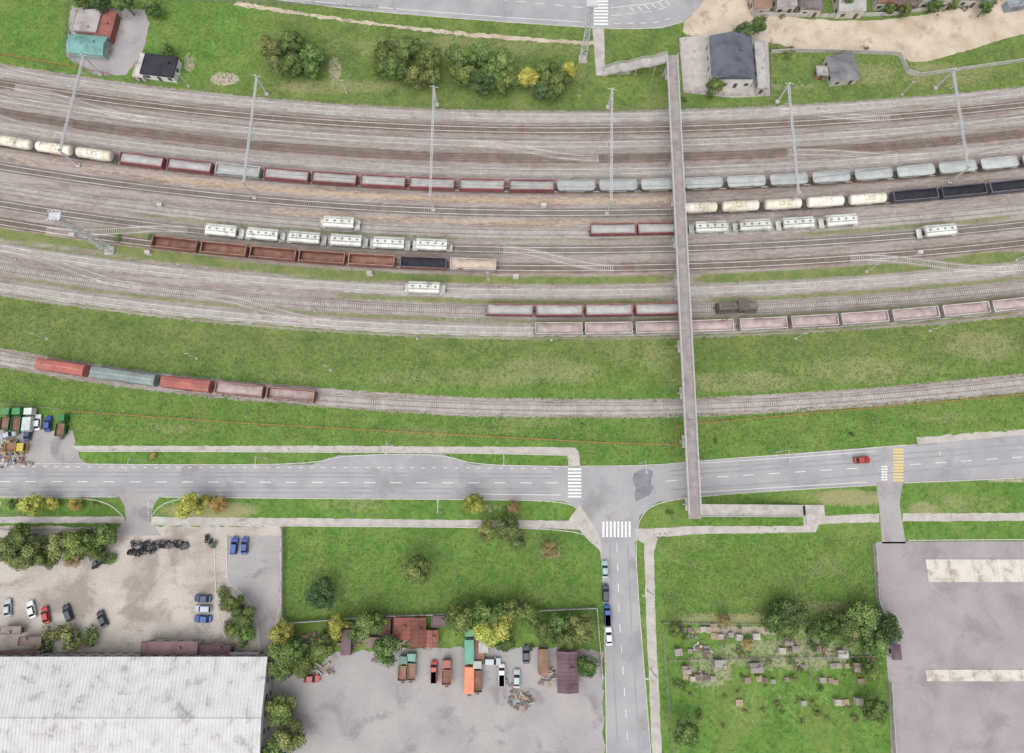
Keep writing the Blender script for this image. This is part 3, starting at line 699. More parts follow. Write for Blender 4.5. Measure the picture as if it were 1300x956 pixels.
e=P(890,648,HB); g_=P(1022,652,0.0); stairs((e[0],e[1]),(g_[0],e[1]-.3),HB,0,2.8,[stm,steel],3)
mb=MB(); mb.box(g_[0]+2.6,e[1]-1.2,.2,5,5,.4); mb.obj('landing',[stm],parent=fb)
mb=MB(); mb.beam(b_+d*1.3+Vector((0,0,-.16)),b_-d*1.6+Vector((0,0,-.16)),3.4,.3); mb.obj('end_landing',[deckm],parent=fb)
# ------------------------------------------------------------------ pipeline & fences
def pipe(pts,h=.8):
    w=[P(*p) for p in pts]; mb=MB()
    for u_,v_ in zip(w[:-1],w[1:]): mb.beam((*u_,h),(*v_,h),.14)
    for q in resample(w,5): mb.beam((*q,0),(*q,h),.1)
    mb.obj('gas_pipeline',[orange])
pipe([(88,522),(200,530),(300,537),(500,548),(650,556),(760,562),(857,565),(857,541),(960,531),(1100,519),(1300,501),(1450,486)])
pipe([(0,70),(60,80),(140,95)]); 
fencem=M('fence_steel',S(150,146,140),S(124,116,106),1,6,.15,.6)
def fence(pts,h=1.8,kind=0,name='fence',mat=None):
    w=[P(*p) for p in pts]; mb=MB()
    for u_,v_ in zip(w[:-1],w[1:]):
        if kind==0:
            for z in (.15,h*.5,h): mb.beam((*u_,z),(*v_,z),.06)
        else:
            L=math.hypot(v_[0]-u_[0],v_[1]-u_[1]); n=max(1,int(L/2.5))
            for i in range(n):
                q0=[u_[k]+(v_[k]-u_[k])*(i/n) for k in (0,1)];q1=[u_[k]+(v_[k]-u_[k])*((i+.96)/n) for k in (0,1)]
                hh=h+R(-.05,.05); mb.beam((*q0,hh/2),(*q1,hh/2),.14,hh)
    for q in resample(w,2.5): mb.beam((*q,0),(*q,h+.12),.1 if kind==0 else .24)
    mb.obj(name,[mat or (fencem if kind==0 else conc)])
fence([(978,68),(1010,66),(1090,68),(1140,70),(1150,92),(1165,97),(1300,78),(1420,62)],1.8,1,'concrete_fence')
fence([(360,670),(360,782),(366,790)],2,1,'concrete_fence'); fence([(366,790),(420,786),(500,781),(620,777),(757,771),(764,860)],2,1,'concrete_fence')
fence([(1108,690),(1112,760),(1118,780)],2,1,'concrete_fence'); fence([(840,790),(846,866),(855,980)],1.8); fence([(840,790),(960,792),(1110,786)],1.8)
fence([(150,4),(85,4),(84,70),(120,96)],1.8); fence([(480,10),(0,-8)],1.2); fence([(862,48),(862,118),(930,122),(978,122),(978,50)],1.6); fence([(955,20),(1050,22),(1130,20),(1300,-4)],1.6,1,'concrete_fence')
fence([(1128,866),(1135,980)],1.8,1,'concrete_fence'); fence([(0,672),(150,672)],1.6)
fence([(0,512),(80,520)],1.5); fence([(848,838),(1110,832)],1.4); fence([(1022,790),(1028,866)],1.4)
# ------------------------------------------------------------------ buildings
winm=M('window_glass',S(70,82,96),S(52,60,72),1,3,.1,.2)
doorm=M('door_paint',S(96,88,86),S(80,74,72),1,5,.1,.6)
def building(name,x0,y0,x1,y1,h,roofc,wallc,kind='flat',rot=0,wins=True,ribs=True,roofc2=None):
    A=P(x0,y0,h);B=P(x1,y1,h); cx_=(A[0]+B[0])/2;cy_=(A[1]+B[1])/2; W=abs(B[0]-A[0]);D=abs(A[1]-B[1])
    e=bpy.data.objects.new(name,None); col.objects.link(e); e.location=(cx_,cy_,0); e.rotation_euler=(0,0,rot)
    wm=M(name+'_wall',S(*wallc),None,.5,5,.12,.85); rm=M(name+'_roof',S(*roofc),S(*(roofc2 or tuple(int(c*.88) for c in roofc))),.3,4,.14,.8,dirt=S(*tuple(int(c*.76) for c in roofc)),dscale=.3,dthr=.56)
    mb=MB(); mb.box(0,0,(h-.3)/2,W-.5,D-.5,h-.3); mb.obj('walls',[wm],parent=e)
    mb=MB()
    if kind=='flat':
        mb.box(0,0,h-.15,W,D,.3)
        for s in (-1,1):
            mb.box(0,s*(D/2-.1),h+.1,W,.2,.2); mb.box(s*(W/2-.1),0,h+.1,.2,D-.4,.2)
        for _ in range(max(1,int(W*D/90))): mb.box(R(-.35,.35)*W,R(-.3,.3)*D,h+.3,.6,.6,.6,0)
    elif kind=='gable':
        lx=W>=D; a_,c_=(W,D) if lx else (D,W); rh=c_*(.16 if c_<15 else .05)
        rt=(lambda p:p) if lx else (lambda p:(p[1],p[0],p[2]))
        pr=lambda x:[rt((x,-c_/2,h-.2)),rt((x,0,h-.2+rh)),rt((x,c_/2,h-.2)),rt((x,c_/2,h-.32)),rt((x,-c_/2,h-.32))]
        mb.loft([pr(-a_/2),pr(a_/2)],0)
        n=int(a_/.9)
        if ribs:
            for i in range(n+1):
                x=-a_/2+.03+i*(a_-.06)/n
                for s in (-1,1): mb.beam(rt((x,s*c_/2,h-.17)),rt((x,0,h-.17+rh)),.06,.06)
        mb.beam(rt((-a_/2,0,h-.12+rh)),rt((a_/2,0,h-.12+rh)),.3,.1)
        if c_<15: mb.box(W*.2,D*.1,h+rh*.6,.6,.6,1.2,0)
    elif kind=='hip':
        rh=min(W,D)*.22; k=max(0,W-D)/2
        b0=[(-W/2,-D/2,h-.2),(W/2,-D/2,h-.2),(W/2,D/2,h-.2),(-W/2,D/2,h-.2)]; r0=(-k-.01,0,h-.2+rh);r1=(k+.01,0,h-.2+rh)
        mb.face([b0[0],b0[1],r1,r0]); mb.face([b0[1],b0[2],r1]); mb.face([b0[2],b0[3],r0,r1]); mb.face([b0[3],b0[0],r0]); mb.face(b0[::-1])
    mb.obj('roof',[rm],parent=e)
    if wins:
        mb=MB(); fl=max(1,int(h/3))
        for f_ in range(fl):
            z=1.6+f_*3
            for s in (-1,1):
                n=max(1,int(W/3))
                for i in range(n):
                    x=-W/2+W*(i+.5)/n
                    if f_==0 and i==n//2 and s==-1: continue
                    mb.box(x,s*(D/2-.24),z,1.3,.06,1.3,0); mb.box(x,s*(D/2-.2),z-.72,1.5,.12,.08,1)
                n=max(1,int(D/3.5))
                for i in range(n): mb.box(s*(W/2-.24),-D/2+D*(i+.5)/n,z,.06,1.2,1.3,0)
        mb.obj('windows',[winm,conc],parent=e)
        mb=MB(); n=max(1,int(W/3)); mb.box(-W/2+W*(n//2+.5)/n,-(D/2-.24),1.1,1.1,.08,2.2); mb.obj('door',[doorm],parent=e)
    return e
building('railway_office',900,45,959,100,5,(104,108,120),(222,218,212),'gable')
building('office_annex',957,52,976,112,3.4,(182,178,176),(206,200,194))
building('signal_building',1051,68,1091,101,3.5,(130,130,134),(200,194,188),'hip',math.radians(8))
building('brick_shed',1036,84,1052,96,2.6,(180,174,170),(172,124,104))
building('guard_house',182,70,222,96,3.2,(60,60,68),(232,230,226),'flat',math.radians(-8)); building('store_shed',174,68,184,98,2.6,(206,198,194),(210,200,196),'flat',math.radians(-8))
building('workshop_shed',88,44,132,68,3.2,(126,172,168),(160,180,176),'gable',math.radians(-6),False)
building('storage_shed',96,12,124,40,3,(176,170,168),(190,150,140),'flat',math.radians(-6),False)
building('storage_shed',124,14,142,50,2.6,(152,100,92),(150,100,90),'flat',math.radians(-6),False)
for i,(a0,b0,a1,b1,c_) in enumerate([(955,-10,980,10,(150,126,110)),(984,-12,1012,8,(166,160,158)),(1016,-14,1046,12,(132,124,124)),(1062,-12,1100,14,(180,176,172)),(1112,-20,1140,4,(144,106,94)),(1168,-20,1210,2,(150,146,146)),(1218,-26,1262,0,(124,128,134)),(1040,-60,1100,-25,(150,140,136))]):
    building('house',a0,b0,a1,b1,3.8,c_,(206,198,186),'gable',math.radians(R(-4,6)))
building('factory_hall',-160,834,328,990,7,(204,204,204),(190,184,178),'gable',0,True,True,(192,190,189))
for (a0,b0,a1,b1,h,rc) in ((250,819,292,834,3.4,(114,88,96)),(180,814,250,832,4,(138,112,114)),(0,826,50,838,3.5,(122,98,100)),(292,828,328,840,4,(170,166,166)),(0,795,26,806,2.6,(150,138,132)),(24,808,52,820,2.8,(132,116,112))):
    building('gatehouse' if a0==250 else 'office_block',a0,b0,a1,b1,h,rc,(204,194,184),'flat')
building('garage_building',707,827,735,880,3.6,(118,96,104),(176,150,150),'gable'); 
building('garage_row',500,784,520,812,3,(152,98,88),(150,120,110),'gable',0,False); building('garage_row',521,784,540,822,3,(128,86,78),(150,120,110),'gable',0,False); building('shed',540,800,556,822,2.6,(158,104,94),(140,110,100),'gable',0,False)
building('shed',548,782,566,796,2.6,(124,106,106),(140,110,100),'flat',0,False)
building('security_hut',1131,818,1146,838,2.8,(112,92,104),(226,220,216),'hip')
for (a0,b0,a1,b1,c_,kd) in ((866,846,878,856,(170,160,150),'gable'),(907,838,922,850,(178,172,166),'flat'),(952,842,970,855,(150,142,138),'gable'),(996,810,1008,820,(140,128,120),'gable'),(1064,826,1078,836,(186,180,174),'gable'),(1084,842,1098,854,(146,132,122),'gable')):
    building('garden_shed',a0,b0,a1,b1,2.3,c_,(176,162,146),kd,math.radians(R(-5,5)),False)
# ------------------------------------------------------------------ vehicles
def carmesh(kind='sedan'):
    mb=MB(); L=4.4 if kind!='van' else 5.2; W=.88; k=L/4.4
    st=[(-2.2,.66,.42,.78),(-2.1,.8,.3,.92),(-1.5,.87,.25,.98),(-.3,.88,.22,.98),(.9,.88,.22,.96),(1.7,.85,.25,.86),(2.08,.76,.3,.76),(2.2,.6,.42,.66)]
    if kind=='van': st=[(x,w,z0,z1*(1.15)) for x,w,z0,z1 in st]
    mb.loft([[(x*k,-w,z0+.1),(x*k,-w,z1-.14),(x*k,-w*.9,z1),(x*k,w*.9,z1),(x*k,w,z1-.14),(x*k,w,z0+.1),(x*k,w*.85,z0),(x*k,-w*.85,z0)] for x,w,z0,z1 in st],0)
    zt=1.45 if kind!='van' else 2.0; zb=.94
    bx0,bx1,tx0,tx1={'sedan':(-1.72,1.0,-1.1,.35),'hatch':(-2.05,1.0,-1.75,.35),'van':(-2.5,1.75,-2.4,1.2)}[kind]
    mb.loft([[(bx0,-.8,zb),(bx1,-.8,zb),(bx1,.8,zb),(bx0,.8,zb)],[(tx0,-.64,zt),(tx1,-.64,zt),(tx1,.64,zt),(tx0,.64,zt)]],1)
    mb.box((tx0+tx1)/2,0,zt+.02,(tx1-tx0)+.06,1.3,.06,0)
    if kind=='van': mb.box((tx0+tx1)/2-.5,0,(zb+zt)/2+.05,(tx1-tx0)-1.0,1.66,zt-zb,0,topy=.86)
    for s in (-1,1):
        for xa,xb in ((bx0,tx0),(bx1,tx1)): mb.beam((xa,s*.8,zb),(xb,s*.65,zt),.08,m=0)
        mb.beam(((bx0+bx1)/2,s*.82,zb),((tx0+tx1)/2,s*.66,zt),.07,m=0)
        mb.box(bx1-.25,s*.98,1.0,.16,.2,.13,0)
        for wx in (-1.35*k,1.35*k): mb.cyl((wx,s*.7,.33),(wx,s*.9,.33),.33,n=14,m=2); mb.cyl((wx,s*.9,.33),(wx,s*.91,.33),.18,n=10,m=3)
        mb.box(2.12*k,s*.55,.66,.14,.3,.14,3); mb.box(-2.16*k,s*.6,.78,.1,.26,.14,4)
    return mb
def paint(nm,c_): 
    return M(nm,S(*c_),S(*[int(x*.9) for x in c_]),.6,6,.05,.3)
tail=M('tail_light',S(150,30,26),None,1,4,.05,.4); carg=M('car_glass',S(44,50,58),S(34,38,46),1,3,.05,.12)
pc={}
for nm,c_ in dict(blue=(46,82,158),white=(232,234,236),red=(176,54,48),dark=(50,56,72),silver=(182,192,200),navy=(48,66,110),teal=(158,188,188)).items(): pc[nm]=paint(nm+'_car_paint',c_)
carc={}
def car(x,y,ang,c_,kind='sedan',name='parked_car'):
    k=(c_,kind)
    if k not in carc: carc[k]=carmesh(kind).mesh('car',[pc[c_],carg,black,steel,tail])
    a=P(x,y,1); place(carc[k],name,(a[0],a[1],.025),math.radians(ang))
for c in [(9,772,100,'silver'),(39,774,112,'white'),(57,781,110,'red'),(85,778,118,'dark','hatch'),(129,786,120,'dark'),(257,760,178,'navy'),(257,773,180,'silver','hatch'),(257,786,178,'blue'),(297,693,88,'blue','hatch'),(310,693,92,'blue'),
  (768,723,90,'teal'),(769,753,90,'dark','hatch'),(771,781,91,'blue','van'),(773,808,92,'white'),(668,831,90,'dark'),(637,857,90,'white','van'),(551,853,90,'red','van'),(656,862,88,'silver'),
  (47,536,95,'white'),(60,538,95,'blue'),(10,552,20,'silver'),(35,549,88,'navy'),(395,862,0,'red'),(625,840,0,'silver','hatch')]:
    car(*c)
car(1095,584,4,'red','sedan','car'); 
def truck(x,y,ang,cabc,bedc,L=7.5,name='truck',load=None):
    mb=MB(); mb.box(L/2-1,0,1.55,1.9,2.3,1.9,0,top=.92); mb.box(L/2-.1,0,1.85,.12,1.9,.8,2); mb.box(-.9,0,.8,L-.4,.9,.3,3)
    mb.box(-1.2,0,1.15,L-2.6,2.4,.18,3)
    for s in (-1,1): mb.box(-1.2,s*1.18,1.65,L-2.6,.08,.9,1); mb.box(-1.2+s*(L-2.6)/2,0,1.65,.08,2.3,.9,1)
    mb.box(-1.2,0,1.35,L-2.8,2.2,.3,4)
    if load: mb.box(-1.2,0,1.9,L-3,2.2,1.2,1); mb.box(-1.2,0,2.52,L-2.9,2.3,.06,1)
    for wx in (L/2-1.2,-L/2+1.4,-L/2+2.4):
        for s in (-1,1): mb.cyl((wx,s*.8,.5),(wx,s*1.12,.5),.5,n=14,m=5)
    a=P(x,y,1.5)
    mb.obj(name,[paint('cab',cabc),paint('bed',bedc),carg,darkst,loadB,black],(a[0],a[1],.02),math.radians(ang))
truck(596,820,90,(60,150,110),(70,150,126),8.5,load=1); truck(596,856,90,(204,114,66),(214,120,72),9,load=1); truck(608,820,92,(70,140,170),(60,150,150),8.5); truck(567,853,90,(150,60,50),(200,110,70),6)
truck(522,846,88,(90,150,130),(70,130,120),6.5); truck(606,858,90,(170,170,168),(80,90,90),7.5); truck(512,848,88,(60,110,100),(140,120,80),6)
truck(22,533,92,(60,140,80),(56,130,80),6.5); truck(37,533,92,(220,224,224),(200,206,206),6.5,load=1); truck(78,540,90,(40,120,60),(50,120,70),6); truck(8,532,90,(70,140,80),(60,110,70),6); truck(-20,535,90,(150,60,50),(120,110,100),7)
truck(20,568,0,(200,180,60),(190,170,90),5.5)
def container(x,y,ang,c_,L=6.06):
    mb=MB(); mb.box(0,0,1.3,L,2.44,2.5,0)
    for i in range(int(L/.3)):
        xx=-L/2+.2+i*.3
        mb.box(xx,0,2.57,.12,2.3,.04,0)
        for s in (-1,1): mb.box(xx,s*1.24,1.3,.12,.05,2.3,0)
    a=P(x,y,2); mb.obj('shipping_container',[wl('cont%d'%random.randint(0,9999),c_,tuple(int(v*.85) for v in c_))],(a[0],a[1],.03),math.radians(ang))
for c in ((440,815,90,(120,96,100)),(490,800,90,(114,80,70)),(614,812,90,(200,200,196)),(480,815,0,(140,120,110)),(690,840,90,(150,116,98)),(98,56,-4,(120,170,170)),(108,28,80,(170,170,170)),(1150,4,0,(130,110,100)),(1290,5,10,(150,160,170))): container(*c)
def tyre(mb,x,y,z,t):
    n=12; R0=.48; r0=.15; rings=[]
    for i in range(n+1):
        a=2*math.pi*i/n; rings.append([(x+(R0-r0+r0*math.cos(b2))*math.cos(a),y+(R0-r0+r0*math.cos(b2))*math.sin(a),z+r0*math.sin(b2)+t*math.cos(a)) for b2 in [math.pi*2*j/5 for j in range(5)]])
    mb.loft(rings,0,cap=False)
tyg=M('dusty_rubber',S(130,130,134),S(98,98,102),3,10,.2,.9)
for (xa,ya,xb,yb,n) in ((168,690,238,692,80),(165,703,200,697,50),(118,718,144,708,50),(265,683,270,692,12)):
    mb=MB()
    for _ in range(n):
        t=random.random(); q=P(xa+(xb-xa)*t+R(-3,3),ya+(yb-ya)*t+R(-4,4)); n0=len(mb.m); tyre(mb,q[0],q[1],R(.2,.9),R(-.12,.12))
        if random.random()<.4: mb.m[n0:]=[1]*(len(mb.m)-n0)
    mb.obj('tyre_pile',[black,tyg])
def pallets(n):
    mb=MB()
    for k in range(n):
        z=.08+k*.16
        for i in range(5): mb.box(0,-.45+i*.22,z,1.2,.14,.04,0,R(-.01,.01))
        for s in (-.5,0,.5): mb.box(s,0,z-.06,.1,1,.09,0)
    return mb
pm=[M('pallet_wood_%d'%i,S(*c_),None,1,6,.2,.9,rnd=.3) for i,c_ in enumerate(((180,160,138),(158,146,134),(192,184,176)))]
pme=[pallets(n).mesh('pallets',[pm[i]]) for i,n in enumerate((3,5,8))]
def junk(n,spread=2.2,seed=0):
    mb=MB(); rr=random.Random(seed)
    for _ in range(n):
        mb.box(rr.gauss(0,spread*.5),rr.gauss(0,spread*.4),rr.uniform(.1,.7),rr.uniform(.2,1.8),rr.uniform(.1,.7),rr.uniform(.08,.5),rr.randint(0,4),rr.uniform(0,3.1))
    return mb
jm=[M('scrap_%d'%i,S(*c_),None,1,6,.2,.85) for i,c_ in enumerate(((198,193,186),(152,114,96),(120,117,114),(130,144,152),(170,154,134)))]
jme=[junk(22,2.4,i).mesh('scrap',jm) for i in range(4)]
def inpoly(x,y,pl):
    c=False;n=len(pl)
    for i in range(n):
        x1_,y1_=pl[i];x2_,y2_=pl[(i+1)%n]
        if (y1_>y)!=(y2_>y) and x<(x2_-x1_)*(y-y1_)/(y2_-y1_)+x1_: c=not c
    return c
def scatter(pl,n,fn):
    xs_=[p[0] for p in pl];ys_=[p[1] for p in pl];k=0;t=0
    while k<n and t<n*20:
        t+=1; x=R(min(xs_),max(xs_));y=R(min(ys_),max(ys_))
        if inpoly(x,y,pl): fn(x,y);k+=1
for row_y,xa,xb,pr_ in ((797,862,935,.7),(806,900,975,.4),(799,985,1010,1),(827,862,925,.3),(860,862,905,.7),(862,940,1005,.5),(864,1040,1100,.45),(845,1056,1080,.6),(824,985,1050,.4),(890,870,1100,.15)):
    for x in range(xa,xb+1,7):
        if random.random()<pr_:
            q=P(x+R(-2.5,2.5),row_y+R(-2,2)); place(random.choice(pme),'pallet_stack',(*q,.01),R(-.15,.15),scale=R(.9,1.5))
scatter([(855,795),(1105,795),(1105,866),(858,866)],8,lambda x,y: place(random.choice(jme),'scrap_pile',(*P(x,y),0),R(0,6),scale=.7))
scatter([(385,800),(560,795),(560,830),(400,850)],12,lambda x,y: place(random.choice(jme),'scrap_pile',(*P(x,y),0),R(0,6)))
scatter([(90,10),(145,15),(135,70),(92,68)],14,lambda x,y: place(random.choice(jme),'scrap_pile',(*P(x,y),0),R(0,6)))
scatter([(0,560),(28,560),(30,585),(0,585)],5,lambda x,y: place(random.choice(jme),'scrap_pile',(*P(x,y),0),R(0,6)))
scatter([(950,0),(1290,-10),(1290,6),(960,18)],14,lambda x,y: place(random.choice(jme),'scrap_pile',(*P(x,y),0),R(0,6)))
scatter([(640,855),(700,850),(700,900),(640,900)],4,lambda x,y: place(random.choice(jme),'scrap_pile',(*P(x,y),0),R(0,6)))
# ------------------------------------------------------------------ trees
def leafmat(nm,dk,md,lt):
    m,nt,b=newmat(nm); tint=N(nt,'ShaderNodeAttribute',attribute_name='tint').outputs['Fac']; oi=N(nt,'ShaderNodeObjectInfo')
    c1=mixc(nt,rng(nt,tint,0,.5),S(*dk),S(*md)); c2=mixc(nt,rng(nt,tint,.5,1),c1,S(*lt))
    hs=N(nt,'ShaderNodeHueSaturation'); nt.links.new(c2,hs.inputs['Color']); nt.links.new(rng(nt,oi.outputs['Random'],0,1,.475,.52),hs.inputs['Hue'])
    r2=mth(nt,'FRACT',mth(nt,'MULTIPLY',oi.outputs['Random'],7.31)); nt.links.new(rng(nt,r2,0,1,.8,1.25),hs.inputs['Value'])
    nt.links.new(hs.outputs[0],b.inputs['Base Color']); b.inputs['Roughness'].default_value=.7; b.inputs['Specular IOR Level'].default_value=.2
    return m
bark=M('bark',S(110,96,84),S(84,72,62),2,8,.25,.95)
def treemesh(seed,kind='green',rad=3.4,ht=7.5,ncl=26,per=160,leaf=.34):
    rr=np.random.RandomState(seed); mb=MB()
    mb.cyl((0,0,0),(.1,.05,ht*.45),.22,.15,8,0); mb.cyl((.1,.05,ht*.45),(.05,-.1,ht*.8),.15,.06,7,0)
    cl=[]
    for i in range(ncl):
        a=rr.uniform(0,2*np.pi); q=np.sqrt(rr.uniform(0,1)); rz=rr.uniform(0,1)
        rad_i=rad*(.95 if rr.rand()<.8 else 1.12)
        prof=np.sqrt(max(.05,1-(rz*1.0-.35)**2*1.6))
        c=np.array([np.cos(a)*q*rad_i*.72*prof,np.sin(a)*q*rad_i*.72*prof,ht*(.42+.5*rz*(1-.25*q))]); cl.append((c,rr.uniform(.75,1.35)*rad/3.4,rr.rand()))
    for c,r_,_ in cl[::3]:
        st=np.array([.05,0,ht*rr.uniform(.28,.5)]); mb.cyl(st,c,.09,.03,5,0)
    V=[];T=[]
    for c,r_,tn in cl:
        n=int(per*r_**1.5)
        dd=rr.normal(size=(n,3)); dd/=np.linalg.norm(dd,axis=1)[:,None]; dd[:,2]=np.where(dd[:,2]<-.3,-dd[:,2],dd[:,2])
        rr_=r_*rr.uniform(.55,1.12,size=n); pos_=c+dd*rr_[:,None]*np.array([1,1,.8])
        nn=dd*.7+rr.normal(size=(n,3))*.5+np.array([0,0,.35]); nn/=np.linalg.norm(nn,axis=1)[:,None]
        t1=np.cross(nn,rr.normal(size=(n,3))); t1/=np.linalg.norm(t1,axis=1)[:,None]; t2=np.cross(nn,t1)
        s=leaf*rr.uniform(.5,1.1,size=n)[:,None]
        q=np.stack([pos_-t1*s*.5-t2*s*.35,pos_+t1*s*.6,pos_+t2*s*.5+t1*s*.1,pos_-t1*s*.4+t2*s*.3],1).reshape(-1,3)
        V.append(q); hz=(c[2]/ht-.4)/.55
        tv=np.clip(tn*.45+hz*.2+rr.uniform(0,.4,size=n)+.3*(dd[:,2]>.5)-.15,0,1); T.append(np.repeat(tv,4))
    V=np.concatenate(V);T=np.concatenate(T); i0=len(mb.v); mb.v+=V.tolist()
    for k in range(len(V)//4): mb.f.append((i0+4*k,i0+4*k+1,i0+4*k+2,i0+4*k+3)); mb.m.append(1)
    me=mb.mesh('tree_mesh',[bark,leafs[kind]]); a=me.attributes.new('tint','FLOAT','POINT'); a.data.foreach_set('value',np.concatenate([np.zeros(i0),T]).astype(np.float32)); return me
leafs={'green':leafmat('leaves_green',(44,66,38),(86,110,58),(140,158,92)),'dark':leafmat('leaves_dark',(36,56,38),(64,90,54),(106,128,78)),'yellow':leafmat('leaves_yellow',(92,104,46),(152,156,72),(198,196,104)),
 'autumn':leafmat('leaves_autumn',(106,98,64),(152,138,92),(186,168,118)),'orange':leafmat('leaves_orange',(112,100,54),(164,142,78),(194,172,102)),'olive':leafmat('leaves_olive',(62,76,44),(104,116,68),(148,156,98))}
vars_={}
for k in leafs:
    for s in range(3 if k in('green','dark','olive') else 2):
        vars_.setdefault(k,[]).append(treemesh(sum(map(ord,k))+s*13,k))
shr={k:[treemesh(300+sum(map(ord,k))+j,k,1.6,2.2,12,110,.24) for j in range(2)] for k in leafs}
def tree(x,y,dpx,kind='green'):
    sc=dpx/4.4/2/3.0
    name={'green':'broadleaf_tree','dark':'broadleaf_tree','yellow':'birch_tree','autumn':'autumn_tree','orange':'autumn_tree','olive':'broadleaf_tree'}[kind]
    hq=min(max(sc,.5),1.1); q=P(x,y,4.5*hq)
    place(random.choice(vars_[kind]),name,(q[0],q[1],0),R(0,6.28),scale=(sc,sc,hq*R(.9,1.1)))
def shrub(x,y,dpx,kind='green'):
    q=P(x,y,1); sc=dpx/4.4/2/1.5; place(random.choice(shr[kind]),'shrub',(q[0],q[1],-.2),R(0,6.28),scale=(sc,sc,sc*R(.7,1)))
T=[(345,62,34,'olive'),(372,55,38,'green'),(395,72,38,'green'),(372,84,36,'green'),(352,82,28,'olive'),(398,90,24,'green'),
(490,68,38,'green'),(520,62,40,'green'),(547,76,36,'green'),(502,90,36,'green'),(528,98,34,'olive'),(550,98,26,'green'),(485,88,24,'green'),
(580,72,34,'green'),(608,70,38,'green'),(636,78,40,'green'),(585,94,34,'green'),(612,105,34,'dark'),(642,104,34,'green'),(625,92,30,'green'),
(670,98,28,'yellow'),(694,90,34,'green'),(712,106,34,'green'),(724,90,24,'yellow'),(690,114,30,'dark'),(700,120,22,'green'),
(943,40,24,'dark'),(962,33,24,'green'),(908,110,24,'green'),(105,3,22,'green'),(130,5,24,'dark'),(160,6,28,'green'),(192,10,26,'green'),(212,64,18,'green'),
(1075,-2,24,'green'),(1150,12,18,'olive'),(1185,8,20,'green'),(1250,12,20,'green'),(1130,12,16,'green'),(1210,4,16,'olive'),
(40,640,26,'yellow'),(66,638,16,'yellow'),(94,640,15,'orange'),(14,640,12,'olive'),(243,643,32,'yellow'),(280,640,20,'orange'),(262,637,16,'yellow'),(603,642,26,'yellow'),(652,644,16,'autumn'),
(618,672,24,'olive'),(645,672,30,'olive'),(657,688,20,'green'),(530,724,34,'green'),(408,755,34,'dark'),(698,698,22,'autumn'),
(472,790,34,'green'),(490,826,32,'green'),(585,783,36,'green'),(618,780,36,'green'),(632,796,36,'yellow'),(648,775,28,'green'),(672,782,28,'green'),(618,800,32,'yellow'),(640,815,24,'green'),
(356,802,26,'yellow'),(360,838,42,'green'),(372,825,30,'green'),(410,822,30,'green'),(430,795,26,'yellow'),(452,800,22,'green'),(736,796,34,'olive'),(712,790,26,'green'),(745,845,26,'green'),(690,800,24,'green'),(720,808,26,'olive'),(385,846,26,'green'),
(985,786,32,'green'),(1005,778,34,'dark'),(998,796,28,'green'),(1040,800,28,'green'),(1066,792,32,'green'),(1100,790,44,'green'),(1122,800,38,'dark'),(1110,815,30,'green'),(1080,803,26,'olive'),(950,818,14,'autumn'),(858,800,18,'green'),(920,788,16,'autumn'),(1106,850,22,'green'),(1110,900,30,'green'),(870,930,30,'green'),
(12,692,36,'olive'),(45,700,34,'olive'),(30,680,30,'green'),(75,692,36,'olive'),(105,690,38,'green'),(130,682,32,'green'),(92,706,24,'autumn'),(60,710,24,'olive'),(22,710,24,'olive'),(122,700,22,'olive'),
(296,765,22,'green'),(308,782,26,'green'),(312,806,22,'green'),(298,798,20,'green'),(356,900,36,'green'),(366,935,34,'olive'),(350,955,30,'green')]
for t in T: tree(*t)
for t in [(120,640,12,'olive'),(640,650,12,'olive'),(195,577,11,'orange'),(270,690,12,'dark'),(1082,552,8,'dark'),(70,806,30,'olive'),(95,808,34,'olive'),(120,808,26,'green'),(60,820,20,'green'),(200,822,20,'olive'),(220,824,18,'orange'),
 (190,300,10,'green'),(150,302,12,'green'),(480,800,16,'olive'),(910,560,8,'green'),(900,120,14,'green'),(870,125,10,'green'),(1000,70,14,'green'),(985,60,14,'olive'),(1005,62,12,'green'),(1100,60,10,'olive'),(850,652,10,'green'),(930,655,10,'green'),(740,540,8,'olive'),(280,750,14,'green'),(282,770,12,'olive'),(50,820,16,'orange'),(870,810,12,'olive'),(940,830,14,'olive'),(960,845,12,'green'),(1030,820,14,'green'),(1090,840,12,'olive')]: shrub(*t)
scatter([(400,790),(560,786),(560,800),(420,812)],14,lambda x,y: shrub(x,y,R(8,18),random.choice(['green','olive','yellow'])))
scatter([(0,672),(150,672),(150,712),(0,716)],20,lambda x,y: shrub(x,y,R(8,18),random.choice(['green','olive','green'])))
scatter([(850,795),(1115,788),(1120,930),(858,930)],40,lambda x,y: shrub(x,y,R(6,12),random.choice(['green','olive'])))
scatter([(275,745),(300,748),(322,790),(312,822),(290,822)],16,lambda x,y: shrub(x,y,R(6,14),random.choice(['green','olive','dark'])))
scatter([(640,830),(765,830),(765,795),(640,800)],8,lambda x,y: shrub(x,y,R(6,14),random.choice(['green','olive','dark'])))
scatter([(960,20),(1300,-8),(1300,4),(960,26)],12,lambda x,y: shrub(x,y,R(6,12),random.choice(['green','olive'])))
V=[];Fc=[];tt=[]
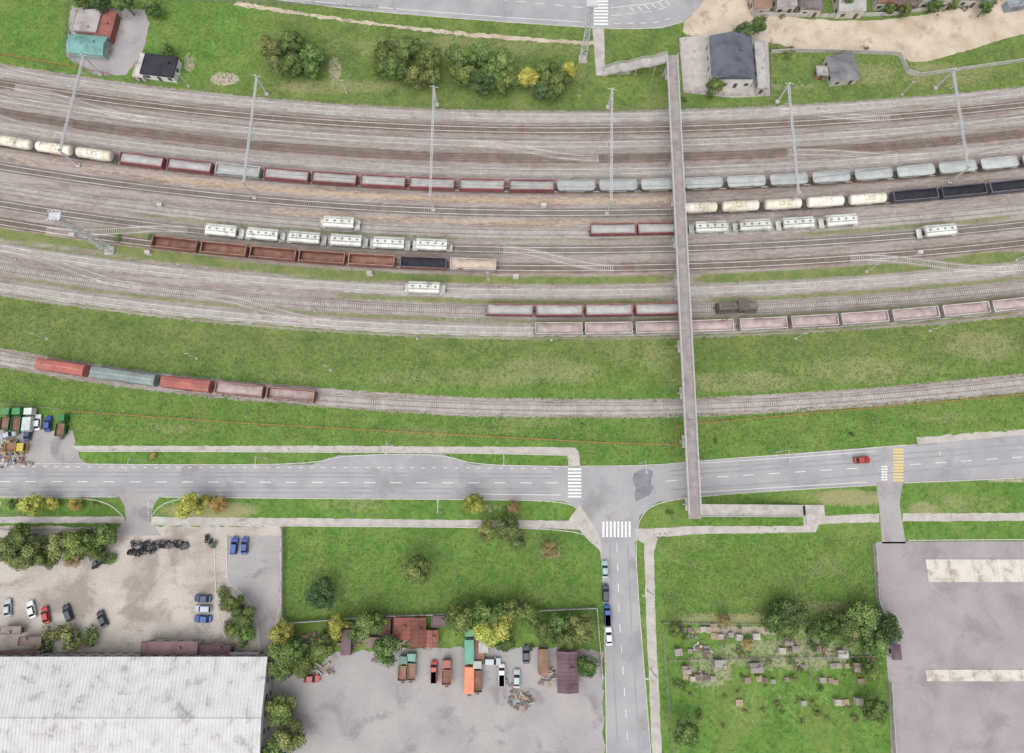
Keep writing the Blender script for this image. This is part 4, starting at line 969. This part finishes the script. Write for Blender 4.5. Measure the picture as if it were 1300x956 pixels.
areas=[([(0,385),(200,412),(400,428),(700,436),(900,436),(1300,405),(1300,478),(1000,500),(700,508),(400,492),(0,440)],9000,80),
 ([(0,472),(150,492),(350,510),(600,528),(800,530),(1300,498),(1300,540),(1000,570),(850,580),(740,584),(730,562),(300,560),(100,560),(90,520),(0,515)],9000,80),
 ([(370,674),(735,676),(755,700),(757,768),(500,778),(366,786)],5000,34),([(838,684),(1108,680),(1112,780),(845,785)],4500,34),([(0,0),(330,0),(480,22),(750,60),(750,120),(500,125),(230,112),(200,60),(190,20),(0,60)],5000,40),([(980,75),(1140,75),(1150,100),(1290,85),(1290,100),(1000,128)],1500,10),
 ([(0,335),(300,362),(860,372),(860,350),(300,336),(0,310)],700,0),([(880,352),(1300,318),(1300,332),(880,368)],600,0)]
def tuft(q,s,t_):
    n0=len(V)
    for k in range(3):
        a=R(0,6.28); ca,sa=math.cos(a),math.sin(a)
        V.extend([(q[0]-sa*s*.3,q[1]+ca*s*.3,.0),(q[0]+sa*s*.3,q[1]-ca*s*.3,.0),(q[0]+ca*s*.8,q[1]+sa*s*.8,s*.4)]); Fc.append((n0+3*k,n0+3*k+1,n0+3*k+2)); tt.extend([t_]*3)
def clump(x,y):
    q=P(x,y); t0=random.choice([.25,.35,.6,.8,.9]); r_=R(.8,2.6)
    for _ in range(int(10+r_*14)): tuft((q[0]+random.gauss(0,r_),q[1]+random.gauss(0,r_*.7)),R(.2,.5),min(1,max(0,t0+R(-.15,.15))))
for pl,n,nc in areas:
    scatter(pl,n,lambda x,y: tuft(P(x,y),R(.15,.5),R(.15,1)))
    if nc: scatter(pl,nc,clump)
me=bpy.data.meshes.new('tall_grass'); me.from_pydata(V,[],Fc); a_=me.attributes.new('tint','FLOAT','POINT'); a_.data.foreach_set('value',np.array(tt,dtype=np.float32))
me.materials.append(leafmat('grass_blades',(82,104,54),(112,136,70),(154,160,102))); place(me,'tall_grass')
# ------------------------------------------------------------------ camera, light
cam=bpy.data.cameras.new('camera'); co=bpy.data.objects.new('camera',cam); col.objects.link(co)
co.location=(0,0,H); co.rotation_euler=(TH,0,0); cam.sensor_width=36; cam.lens=36*F/1300; cam.shift_y=-45/1300; cam.clip_end=12000; cam.clip_start=1
scene.camera=co
w=bpy.data.worlds.new('World'); scene.world=w; w.use_nodes=True; nt=w.node_tree
sky=nt.nodes.new('ShaderNodeTexSky'); sky.sky_type='NISHITA'; sky.sun_disc=False
EL=math.radians(66); AZ=math.radians(200)
sky.sun_elevation=EL; sky.sun_rotation=AZ; sky.dust_density=4; sky.air_density=1
hs=nt.nodes.new('ShaderNodeHueSaturation'); hs.inputs['Saturation'].default_value=.35
nt.links.new(sky.outputs[0],hs.inputs['Color']); nt.links.new(hs.outputs[0],nt.nodes['Background'].inputs[0]); nt.nodes['Background'].inputs[1].default_value=.15
sl=bpy.data.lights.new('sun','SUN'); so=bpy.data.objects.new('sun',sl); col.objects.link(so); sl.energy=2.75; sl.angle=math.radians(85); sl.color=(1,.975,.94)
dv=Vector((math.sin(AZ)*math.cos(EL),math.cos(AZ)*math.cos(EL),math.sin(EL))); so.rotation_euler=dv.to_track_quat('Z','Y').to_euler()
scene.view_settings.view_transform='Standard'; scene.view_settings.look='None'; scene.view_settings.exposure=0
